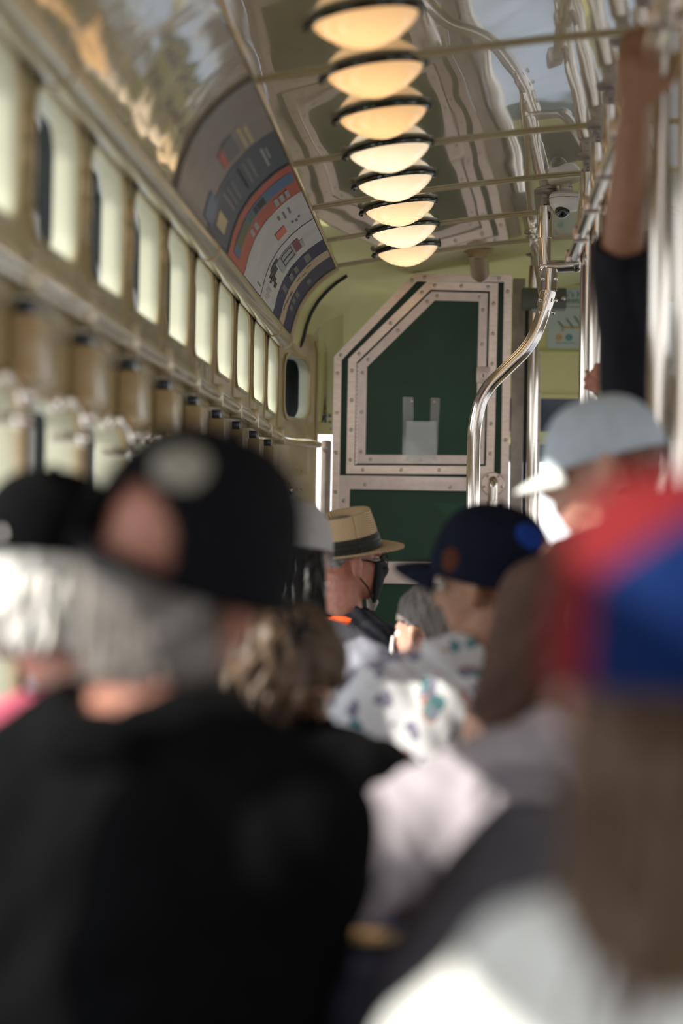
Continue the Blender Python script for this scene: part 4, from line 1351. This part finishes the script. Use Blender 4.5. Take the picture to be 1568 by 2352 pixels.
def drape(o, HM, m, z_end, spread=0.07, a0=-115, a1=115, rad=0.095, thick=0.022, z_start=0.06, wave=0.006, name='long_hair', back=0.03, xoff=0.0):
    """long hair hanging round the back of the head to world height z_end"""
    b = MB(); us = np.linspace(a0, a1, 60); vs_ = np.linspace(0, 1, 30)
    c = HM @ Vector((0, -0.012, z_start)) + Vector((xoff, 0, 0))
    Rm = HM.to_3x3().normalized()
    fwd = Rm @ Vector((0, 1, 0)); fwd.z = 0; fwd.normalize(); rt = Vector((fwd.y, -fwd.x, 0))
    def f(u, v):
        a = R(u)
        w_ = wave * (math.sin(u * 0.55 + v * 5) + 0.6 * math.sin(u * 1.3 - v * 7)) * (0.4 + v)
        r = rad + spread * (1 - (1 - v) ** 2) + w_
        z = c.z + (z_end - c.z) * v + 0.012 * math.sin(u * .7) * v
        return Vector((c.x, c.y, 0)) + rt * (math.sin(a) * r * 0.95) - fwd * (math.cos(a) * r + back * v) + Vector((0, 0, z))
    b.grid(f, us, vs_)
    h = b.build(name, m, o)
    md = h.modifiers.new('thickness', 'SOLIDIFY'); md.thickness = thick; md.offset = 0
    return h
def ball_cap(o, HM, m, visor_m=None, visor_yaw=0, opening=False, name='cap', tilt=0, z0=0.022, scale=1.0, split=None, visor_len=0.075, lab=None, tall=1.0, box=0.72):
    """six-panel cap: crown, visor, button; visor_yaw 180 turns it backwards"""
    T = HM @ Matrix.Translation((0, -0.008, z0)) @ Matrix.Rotation(R(tilt), 4, 'X') @ Matrix.Rotation(R(visor_yaw), 4, 'Z') @ Matrix.Scale(scale, 4)
    b = MB(); nu, nv = 144, 30
    rx, ry, rz = 0.087, 0.107, 0.112 * tall
    def pt(i, j, off=0.0):
        a = R(360 * i / nu); t = R(90 * j / nv)
        pr = max(0.0, math.cos(t)) ** box
        seam = 0.0012 * abs(math.sin(3 * a)) ** 0.3
        return T @ Vector(((rx - off + seam) * pr * math.cos(a), (ry - off + seam) * pr * math.sin(a), (rz - off) * math.sin(t) ** 0.95))
    fs = []; mi = []
    vs = [pt(i, j) for j in range(nv) for i in range(nu)] + [pt(0, nv)]
    for j in range(nv):
        for i in range(nu):
            a = 360 * (i + .5) / nu
            if opening:
                dx = (a - 270); zz = (j + .5) / nv * 90
                if zz > 5 and (dx / 35) ** 2 + ((zz - 5) / 27) ** 2 < 1: continue
            if j < nv - 1:
                q = (j * nu + i, j * nu + (i + 1) % nu, (j + 1) * nu + (i + 1) % nu, (j + 1) * nu + i)
            else:
                q = (j * nu + i, j * nu + (i + 1) % nu, nu * nv)
            fs.append(q); mi.append(split(a, j / nv) if split else 0)
    mats = m if isinstance(m, list) else [m]
    b.raw(vs, fs); b.m = mi
    cp = b.build(name, mats, o)
    md = cp.modifiers.new('thickness', 'SOLIDIFY'); md.thickness = 0.004; md.offset = -1
    if lab: cp['label'] = lab
    b = MB()
    def vf(u, v):
        a = R(90 + u * 52)
        rr = 1 + 0.0
        x_ = math.cos(a) * (rx + 0.001); y_ = math.sin(a) * (ry + 0.001)
        e = visor_len * (1 - abs(u) ** 2.6) * v
        return T @ Vector((x_ * (1 + 0.10 * v), y_ + e, 0.004 - 0.10 * (x_ ** 2) / 0.007 * 0.25 * v - 0.016 * v * v))
    b.grid(vf, np.linspace(-1, 1, 25), np.linspace(0, 1, 8))
    vz = b.build('visor', visor_m or mats[0], cp)
    md = vz.modifiers.new('thickness', 'SOLIDIFY'); md.thickness = 0.004
    b = MB(); b.ball(T @ Vector((0, 0, rz + 0.001)), 0.008, None, 10); b.build('button', mats[0], cp)
    def on_cap(az, el, off=0.003):
        a = R(az); t = R(el)
        pr = max(0.0, math.cos(t)) ** box
        return T @ Vector(((rx + off) * pr * math.cos(a), (ry + off) * pr * math.sin(a), (rz + off) * math.sin(t) ** 0.95))
    return cp, on_cap, T
def patch(parent, on, az, el, waz, wel, m, name='emblem', lab=None, n=14):
    """round embroidered patch lying on a cap"""
    b = MB(); vs = [on(az, el, 0.006)]; fs = []
    for r in (0.5, 1.0):
        for k in range(24):
            a = 2 * math.pi * k / 24
            vs.append(on(az + waz * r * math.cos(a), el + wel * r * math.sin(a), 0.006 if r < 1 else 0.0))
    for k in range(24):
        k2 = (k + 1) % 24
        fs.append((0, 1 + k, 1 + k2)); fs.append((1 + k, 25 + k, 25 + k2, 1 + k2))
    b.raw(vs, fs)
    p = b.build(name, m, parent)
    if lab: p['label'] = lab
    return p
def ring(o, c, axis_m, rx, ry, r, m, name, n=40, arc=(0, 360), lab=None):
    b = MB(); pts = []
    for k in range(n + 1):
        a = R(arc[0] + (arc[1] - arc[0]) * k / n)
        pts.append(Vector(c) + axis_m @ Vector((rx * math.cos(a), ry * math.sin(a), 0)))
    b.tube(pts, r, 10)
    q = b.build(name, m, o)
    if lab: q['label'] = lab
    return q
# ------------------------------------------------------------------ who sits where
SEATY = [1.52, 2.30, 3.05, 3.80, 4.54, 5.24, 5.97, 6.70]
seat_l = ['nearest', 'second', 'third', 'fourth', 'fifth', 'sixth', 'seventh', 'eighth']
for n, y in enumerate(SEATY):
    seat(y - 0.02, 'dark navy bench seat on the left side, %s row counted from the camera' % seat_l[n])

# straw-hatted man
o, HM, J, BM = person('person in straw hat, glasses and black mask with black jacket, before green partition', -0.325, 6.70, 1.172, body=-12, head=(-60, 4, 4),
                      skin_m='pink', hs=0.95, shirt='blacknylon', bulk=0.018, voxel=0.0055, neck_cover=0.0, shrug=-0.045, shirt_label='black satin jacket')
hair(o, HM, HR['grey'], thick=0.004, wave=0.0005, low=-0.012)
# beard tuft under the mask
b = MB()
for k in range(9):
    a = -0.024 + 0.006 * k
    b.tube([HM @ Vector((a, 0.070, -0.098)), HM @ Vector((a * 1.05, 0.080, -0.125)), HM @ Vector((a * 0.8, 0.074, -0.150))], [0.007, 0.006, 0.002], 7)
b.build('beard', HR['white'], o)
M['mask'] = mat('black mask cloth', (0.005, 0.006, 0.008), 0.75, spec=0.2, noise=0.2, nscale=40, bump=0.3, bscale=60, bdist=0.003)
b = MB()
def mf(u, v):
    a = R(u); z = 0.000 - 0.122 * v
    bul = 0.016 * math.cos(a) ** 2 * (1 - (2 * v - 0.75) ** 2) + 0.0018 * math.sin(v * 24)
    nose = 0.022 * max(0, math.cos(a * 2.6)) * max(0, 1 - abs(v - 0.22) * 3)
    taper = 1 - 0.20 * v * v
    return HM @ Vector((math.sin(a) * 0.071 * taper, 0.026 + math.cos(a) * (0.070 + bul + nose) * (1 - 0.1 * v * v), z))
b.grid(mf, np.linspace(-66, 66, 41), np.linspace(0, 1, 22))
mk = b.build('face_mask', M['mask'], o)
md = mk.modifiers.new('thickness', 'SOLIDIFY'); md.thickness = 0.003; md.offset = 1
b = MB()
for s_ in (-1, 1):
    for v, ez in ((0.02, 0.014), (0.93, -0.035)):
        p = mf(65 * s_, v)
        b.tube([p, HM @ Vector((s_ * 0.076, 0.026, (ez + (0 - 0.122 * v)) / 2)), HM @ Vector((s_ * 0.086, -0.012, ez))], 0.0022, 7)
b.build('ear_loop', M['mask'], mk)
M['frame'] = mat('dark metal spectacle frame', (0.10, 0.09, 0.085), 0.25, metal=0.9, noise=0.1)
b = MB()
for s_ in (-1, 1):
    pts = [HM @ Vector((s_ * 0.034 + 0.026 * math.cos(R(a)) * (1 if s_ > 0 else -1), 0.110 - 0.010 * abs(math.cos(R(a))) , -0.004 + 0.020 * math.sin(R(a)))) for a in range(0, 361, 20)]
    b.tube(pts, 0.0018, 7)
    b.tube([HM @ Vector((s_ * 0.062, 0.098, 0.004)), HM @ Vector((s_ * 0.080, 0.05, 0.010)), HM @ Vector((s_ * 0.084, -0.012, 0.012)), HM @ Vector((s_ * 0.080, -0.026, -0.006))], 0.0016, 7)
b.tube([HM @ Vector((-0.010, 0.112, 0.002)), HM @ Vector((0, 0.115, 0.006)), HM @ Vector((0.010, 0.112, 0.002))], 0.0018, 7)
gl = b.build('glasses', M['frame'], o)
for s_ in (-1, 1):
    b = MB(); cpt = HM @ Vector((s_ * 0.034, 0.104, -0.004))
    rim_ = [HM @ Vector((s_ * 0.034 + 0.025 * math.cos(R(a)), 0.110 - 0.010 * abs(math.cos(R(a))), -0.004 + 0.019 * math.sin(R(a)))) for a in range(0, 360, 20)]
    b.raw(rim_ + [cpt], [(i, (i + 1) % 18, 18) for i in range(18)]); b.build('lens', M['glass'], gl)
# hat
M['straw'] = None
def strawmat():
    m = mat('woven straw', (0.52, 0.38, 0.20), 0.7)
    n = m.node_tree.nodes; l = m.node_tree.links; bs = n['Principled BSDF']
    t = n.new('ShaderNodeTexCoord'); mp = n.new('ShaderNodeMapping'); mp.inputs['Rotation'].default_value = (0.6, 0.5, 0.8)
    l.new(t.outputs['Object'], mp.inputs[0])
    wv = n.new('ShaderNodeTexWave'); wv.inputs['Scale'].default_value = 95; wv.inputs['Distortion'].default_value = 0.6; wv.inputs['Detail'].default_value = 2
    l.new(mp.outputs[0], wv.inputs['Vector'])
    r = n.new('ShaderNodeValToRGB')
    r.color_ramp.elements[0].color = (0.33, 0.19, 0.09, 1); r.color_ramp.elements[1].color = (0.80, 0.62, 0.38, 1)
    r.color_ramp.elements[0].position = 0.2; r.color_ramp.elements[1].position = 0.6
    l.new(wv.outputs['Fac'], r.inputs[0]); l.new(r.outputs[0], bs.inputs['Base Color'])
    bp = n.new('ShaderNodeBump'); bp.inputs['Strength'].default_value = 0.5; bp.inputs['Distance'].default_value = 0.003
    l.new(wv.outputs['Fac'], bp.inputs['Height']); l.new(bp.outputs[0], bs.inputs['Normal'])
    return m
M['straw'] = strawmat(); M['band'] = mat('dark olive hat band', (0.020, 0.019, 0.013), 0.6, noise=0.2, nscale=60, bump=0.4, bscale=40, bdist=0.003)
HT = HM @ Matrix.Translation((0, -0.006, 0.030)) @ Matrix.Rotation(R(7), 4, 'X') @ Matrix.Rotation(R(3), 4, 'Y')
na = 72
def crown(a, v):
    """v 0..1 up the side, 1..2 over the pinched top"""
    x_, y_ = math.cos(a), math.sin(a)
    if v <= 1:
        k = 1 - 0.22 * v ** 1.4
        z = 0.112 * v + 0.006 * y_ * v
        return HT @ Vector((0.089 * k * x_, 0.108 * k * y_, z))
    q = 2 - v
    k = 0.78 * q
    dip = -0.026 * (1 - q) ** 0.7 * (1 if True else 0) + 0.007 * math.sin(math.pi * min(1, (1 - q) * 2.2)) * (1 - q < 0.45)
    return HT @ Vector((0.089 * k * x_, 0.108 * k * y_, 0.112 + 0.006 * y_ * q + dip))
A_ = np.linspace(0, 2 * math.pi, na + 1)
b = MB(); b.grid(crown, A_, list(np.linspace(0, 1, 12)) + list(np.linspace(1.03, 1.985, 14)))
hat = b.build('straw_hat', M['straw'], o, angle=60)
md = hat.modifiers.new('thickness', 'SOLIDIFY'); md.thickness = 0.003; md.offset = -1
b = MB()
def brim(a, v):
    x_, y_ = math.cos(a), math.sin(a)
    w_ = 0.064 * v
    z = 0.0 + 0.004 * v - 0.014 * v * v * max(0, y_) + 0.020 * v * v * (x_ * x_) * 0.3 + 0.006 * v * v * max(0, -y_)
    return HT @ Vector(((0.0895 + w_) * x_, (0.1085 + w_ * 1.05) * y_, z))
b.grid(brim, A_, np.linspace(0, 1, 10))
br = b.build('brim', M['straw'], hat)
md = br.modifiers.new('thickness', 'SOLIDIFY'); md.thickness = 0.004
b = MB()
def bandf(a, v):
    p = crown(a, 0.02 + 0.40 * v); c = HT @ Vector((0, 0, 0.112 * (0.02 + 0.40 * v)))
    return p + (p - c).normalized() * (0.0025 + 0.0012 * math.sin(v * 19))
b.grid(bandf, A_, np.linspace(0, 1, 16))
bd = b.build('hat_band', M['band'], hat); md = bd.modifiers.new('thickness', 'SOLIDIFY'); md.thickness = 0.002
# orange collar
ring(o, J(0, 0.005, 0.440), BM.to_3x3() @ Matrix.Rotation(R(-12), 3, 'X'), 0.074, 0.080, 0.016, CL['orange'], 'collar', lab='orange collar')
# orange lettering shapes on the shoulder
b = MB()
for k in range(4):
    c = J(0.10 + 0.028 * k, -0.01, 0.452 - 0.004 * k - 0.006 * k * k)
    b.ball(c, (0.011, 0.022, 0.008), BM.to_3x3(), 10)
b.build('shoulder_patch', CL['orange'], o)

# seated passenger with white mask left of the navy cap
o, HM, J, BM = person('person with grey hair and pale mask seated left of the navy-capped passenger', -0.075, 5.97, 1.0, body=20, head=(50, -4, 0), skin_m='fair', hs=0.86, wide=0.85,
                      shirt='greyblue', arms={'l': ((-0.20, 5.75, 0.93), (-0.10, 5.62, 0.905), (0.9, -0.3, 0), (0, 0, -1))}, sleeves='short', shirt_label='grey-blue shirt')
hair(o, HM, HR['grey'], thick=0.012)
b = MB()
b.grid(lambda u, v: HM @ Vector((math.sin(R(u)) * 0.074, 0.030 + math.cos(R(u)) * (0.078 + 0.012 * math.sin(v * 3.1)), -0.006 - 0.10 * v)), np.linspace(-60, 60, 20), np.linspace(0, 1, 10))
mk = b.build('face_mask', CL['white'], o); md = mk.modifiers.new('thickness', 'SOLIDIFY'); md.thickness = 0.003; md.offset = 1

# long dark hair, pale cap
o, HM, J, BM = person('person with pale grey mesh cap and long black hair, left of the straw hat', -0.375, 5.24, 1.175, body=-8, head=(-18, 2, 0), skin_m='fair', hs=0.93,
                      shirt='greyblue', shirt_label='pale grey-blue shirt')
hair(o, HM, HR['black'], thick=0.012, low=-0.10)
drape(o, HM, HR['black'], 0.98, spread=0.03, rad=0.084, a0=-95, a1=75, z_start=0.02)
cp, on, T = ball_cap(o, HM, CL['capgrey'], tilt=-8, z0=0.026, scale=1.08)
b = MB(); b.ball(HM @ Vector((0.080, 0.004, -0.052)), 0.008, None, 10); b.build('earring', M['chrome'], o)
b = MB()
for k in range(6):
    b.ball(HM @ Vector((0.05 - 0.016 * k, -0.112 - 0.004 * (k % 2), -0.03 + 0.008 * (k % 3))), 0.008, None, 8)
b.build('hair_clip', M['chrome'], o)

# navy cap, white patterned shirt
o, HM, J, BM = person('person in dark navy cap and white patterned shirt looking left, in mid carriage', 0.04, 4.54, 1.150, body=12, head=(62, -6, -6), hoff=(0.012, 0, 0), skin_m='tan', hs=0.97, wide=1.12,
                      shirt='hawaii', sleeves='long', bulk=0.016, shirt_label='white shirt with scattered dark pattern',
                      arms={'l': ((-0.30, 4.60, 0.80), (-0.20, 4.86, 0.74), (0.3, 1, 0), (0, 0, -1))})
hair(o, HM, HR['brown'], thick=0.004, wave=0.0005, low=0.0)
cp, on, T = ball_cap(o, HM, CL['navy'], tilt=17, z0=0.002, scale=1.16, tall=1.12, visor_len=0.070)
patch(cp, on, 246, 46, 24, 14, CL['bluelogo'], lab='blue embroidered patch')
patch(cp, on, 158, 14, 12, 10, CL['brownlogo'], lab='brown round patch')

# brown-haired head in front
o, HM, J, BM = person('person with tousled brown hair and black top, head bowed, in front of the patterned shirt', -0.288, 3.80, 0.97, body=-14, head=(-32, -14, 6), skin_m='fair', hs=0.95, wide=0.98,
                      shirt='black', bulk=0.020, shrug=0.03, shirt_label='black top')
hair(o, HM, HR['brown'], thick=0.024, wave=0.007, low=-0.095)
b = MB()
for k in range(46):
    a = R(150 + rng.uniform(0, 240)); el = R(rng.uniform(-25, 75))
    d = Vector((math.cos(el) * math.cos(a), math.cos(el) * math.sin(a), math.sin(el)))
    p = Vector((d.x * 0.094, -0.012 + d.y * 0.113, 0.035 + d.z * 0.112))
    tdir = Vector((-math.sin(a), math.cos(a), 0)) * rng.uniform(-.6, .6) + Vector((0, 0, -1)) + d * 0.25
    b.tube([HM @ p, HM @ (p + tdir * 0.022 + d * 0.006), HM @ (p + tdir * 0.048)], [0.011, 0.010, 0.002], 7)
b.build('hair', HR['brown'], o)

# left edge: dark cap, white hair, pink shirt
o, HM, J, BM = person('person with dark cap, white hair and pink shirt at the left edge', -0.430, 3.05, 1.160, body=12, head=(-10, -4, 0), hoff=(-0.092, 0, 0), wide=0.79, skin_m='fair', hs=0.96,
                      shirt='pinkshirt', bulk=0.015, neck_cover=0.02, shirt_label='pink shirt')
hair(o, HM, HR['white'], thick=0.016, wave=0.006, low=-0.12, top=0.06)
drape(o, HM, HR['white'], 1.07, spread=0.012, rad=0.088, wave=0.004, thick=0.02, z_start=0.01)
cp, on, T = ball_cap(o, HM, CL['black'], tilt=-4, z0=0.018, scale=1.12)

# lavender top behind the backpack
o, HM, J, BM = person('person in lavender grey top, mostly hidden behind the red and blue cap', 0.17, 3.05, 1.10, body=-4, head=(-6, -6, 6), hoff=(0.045, 0.02, 0.02), skin_m='tan', hs=0.97, wide=1.08, shrug=-0.03,
                      shirt='lavender', bulk=0.022, arms={'l': ((-0.155, 3.00, 0.78), (-0.13, 3.26, 0.74), (0.4, 1, 0), (0, 0, -1))}, shirt_label='lavender grey fleece top')
hair(o, HM, HR['brown'], thick=0.006, wave=0.001)

# big black cap in the foreground
o, HM, J, BM = person('person in black cap with back opening and black jacket, large in the left foreground', -0.292, 2.30, 1.18, body=-34, head=(-30, -4, 19), hoff=(0.012, 0.0, 0), skin_m='pink', hs=0.98, wide=1.02,
                      shirt='black', bulk=0.024, shrug=0.0, neck_cover=0.03, arms={'r': ((-0.195, 2.345, 0.72), (-0.15, 2.56, 0.665), (-0.25, 1, -0.1), (0, 0, -1))}, shirt_label='thick black jacket')
hair(o, HM, HR['grey'], thick=0.012, wave=0.001, low=-0.15, top=0.0)
drape(o, HM, HR['grey'], 1.075, spread=0.0, rad=0.068, a0=-135, a1=95, xoff=-0.026, thick=0.018, z_start=0.0, wave=0.002, back=-0.01, name='hair')
cp, on, T = ball_cap(o, HM, CL['blackcap'], opening=True, tilt=-2, z0=-0.012, scale=1.19, tall=1.17, lab='black cap with arched back opening')
ring(o, J(0, -0.005, 0.455), BM.to_3x3() @ Matrix.Rotation(R(-8), 3, 'X'), 0.082, 0.088, 0.032, CL['black'], 'collar')
patch(cp, on, 286, 46, 20, 12, CL['logo'], lab='pale grey embroidered emblem')
b = MB(); b.tube([on(az, 4, 0.001) for az in range(240, 301, 6)], 0.006, 8); b.build('strap', CL['blackcap'], cp)

# right foreground: red and blue cap, long brown hair, white top
def sp(a, t):
    return 1 if (a > 226 or a < 60) and t < 0.30 + 0.4 * min(1, max(0, (a - 226) / 60)) or (a > 300 or a < 60) else 0
o, HM, J, BM = person('person in red and blue cap with long brown hair and white top, right foreground', 0.140, 1.52, 1.118, body=-35, head=(-4, -2, 0), wide=0.77, shrug=-0.055, skin_m='fair', hs=0.98,
                      shirt='white', bulk=0.016, sleeves='short', shirt_label='white sunlit top')
hair(o, HM, HR['longbrown'], thick=0.010, wave=0.002, low=-0.10, top=0.03)
drape(o, HM, HR['longbrown'], 0.90, spread=0.006, rad=0.080, thick=0.022, a0=-105, a1=105, z_start=-0.03, back=0.04)
cp, on, T = ball_cap(o, HM, [CL['red'], CL['blue']], tilt=2, z0=0.0, scale=1.22, tall=1.02, box=0.5, split=sp, lab='blue cap with red side panels')

# standing by the poles, pale cap
o, HM, J, BM = person('person in white cap turned left, standing in the aisle beside the poles', 0.252, 4.12, 1.35, body=30, head=(78, -8, 0), standing=True, skin_m='fair', hs=0.94, wide=0.80,
                      shirt='brown', bulk=0.014, trousers='jeans', shirt_label='muted brown top')
hair(o, HM, HR['longbrown'], thick=0.010, low=-0.09, top=0.03)
cp, on, T = ball_cap(o, HM, CL['shadedwhite'], tilt=-8, z0=0.012, scale=1.05, visor_m=CL['white'], visor_len=0.062, lab='white cap with crown tinted pale blue for shade')  # white cap: shaded crown coloured pale blue, sunlit visor coloured white
patch(cp, on, 20, 30, 14, 14, CL['logo'])
# standing behind, black sleeve raised to the rail
o, HM, J, BM = person('person in black jacket with one arm raised to the overhead grab rail', 0.53, 4.62, 1.60, body=-6, head=(-10, 0, 0), standing=True, skin_m='tan', hs=0.98, shrug=0.03,
                      shirt='blacknylon', bulk=0.016, voxel=0.006, trousers='jeans', cuff=0.15,
                      arms={'l': ((0.285, 4.50, 1.745), (0.290, 4.26, 1.985), (0.03, -0.55, 0.75), (0.2, 0.75, 0.5), 0.7)}, shirt_label='black jacket')
hair(o, HM, HR['brown'], thick=0.010)

# standing far right, hand on the pole
o, HM, J, BM = person('person whose hand grips a chrome pole below the route map, body outside the right edge', 0.84, 6.62, 1.52, body=80, head=(70, 0, 0), standing=True, skin_m='pink', hs=0.98,
                      shirt='navy', bulk=0.014, voxel=0.0055, arms={'l': ((0.64, 6.44, 1.42), (0.445, 6.462, 1.64), (-0.85, 0.0, 0.30), (0.0, 1, 0.0), 0.8)})
hair(o, HM, HR['brown'], thick=0.012)

# charcoal backpack on the seat
t = thing('backpack', (0.075, 2.30, 0.455), 'charcoal backpack standing on the bench beside the black jacket', 'backpack')
b = MB()
def bp_(u, v):
    a = R(u); z = v
    w_ = 0.165 * (1 - max(0, (v - 0.24) / 0.275) ** 2.2 * 0.8) ; d_ = 0.115 * (1 - max(0, (v - 0.22) / 0.3) ** 2 * 0.7)
    e = 0.7
    cx_, sy_ = math.cos(a), math.sin(a)
    return Vector((0.075 + w_ * abs(cx_) ** e * (1 if cx_ > 0 else -1), 2.27 + d_ * abs(sy_) ** e * (1 if sy_ > 0 else -1), 0.458 + z))
zs_ = list(np.linspace(0, 0.3, 6)) + list(np.linspace(0.33, 0.512, 9))
b.grid(bp_, np.linspace(0, 360, 49), zs_)
top_ = [bp_(u, zs_[-1]) for u in np.linspace(0, 360, 49)[:-1]]; b.raw(top_, [tuple(range(48))])
bot_ = [bp_(u, 0) for u in np.linspace(0, 360, 49)[:-1]]; b.raw(bot_, [tuple(range(48))[::-1]])
b.build('main_bag', CL['charcoal'], t, angle=60)
b = MB(); b.box((-0.07, 2.125, 0.50), (0.19, 2.165, 0.74), 0, 0.018); b.build('front_pocket', CL['charcoal'], t)
b = MB(); b.tube(fillet([(0.02, 2.27, 0.965), (0.03, 2.27, 0.992), (0.09, 2.27, 0.992), (0.10, 2.27, 0.965)], 0.015), 0.006, 8); b.build('carry_loop', CL['charcoal'], t)
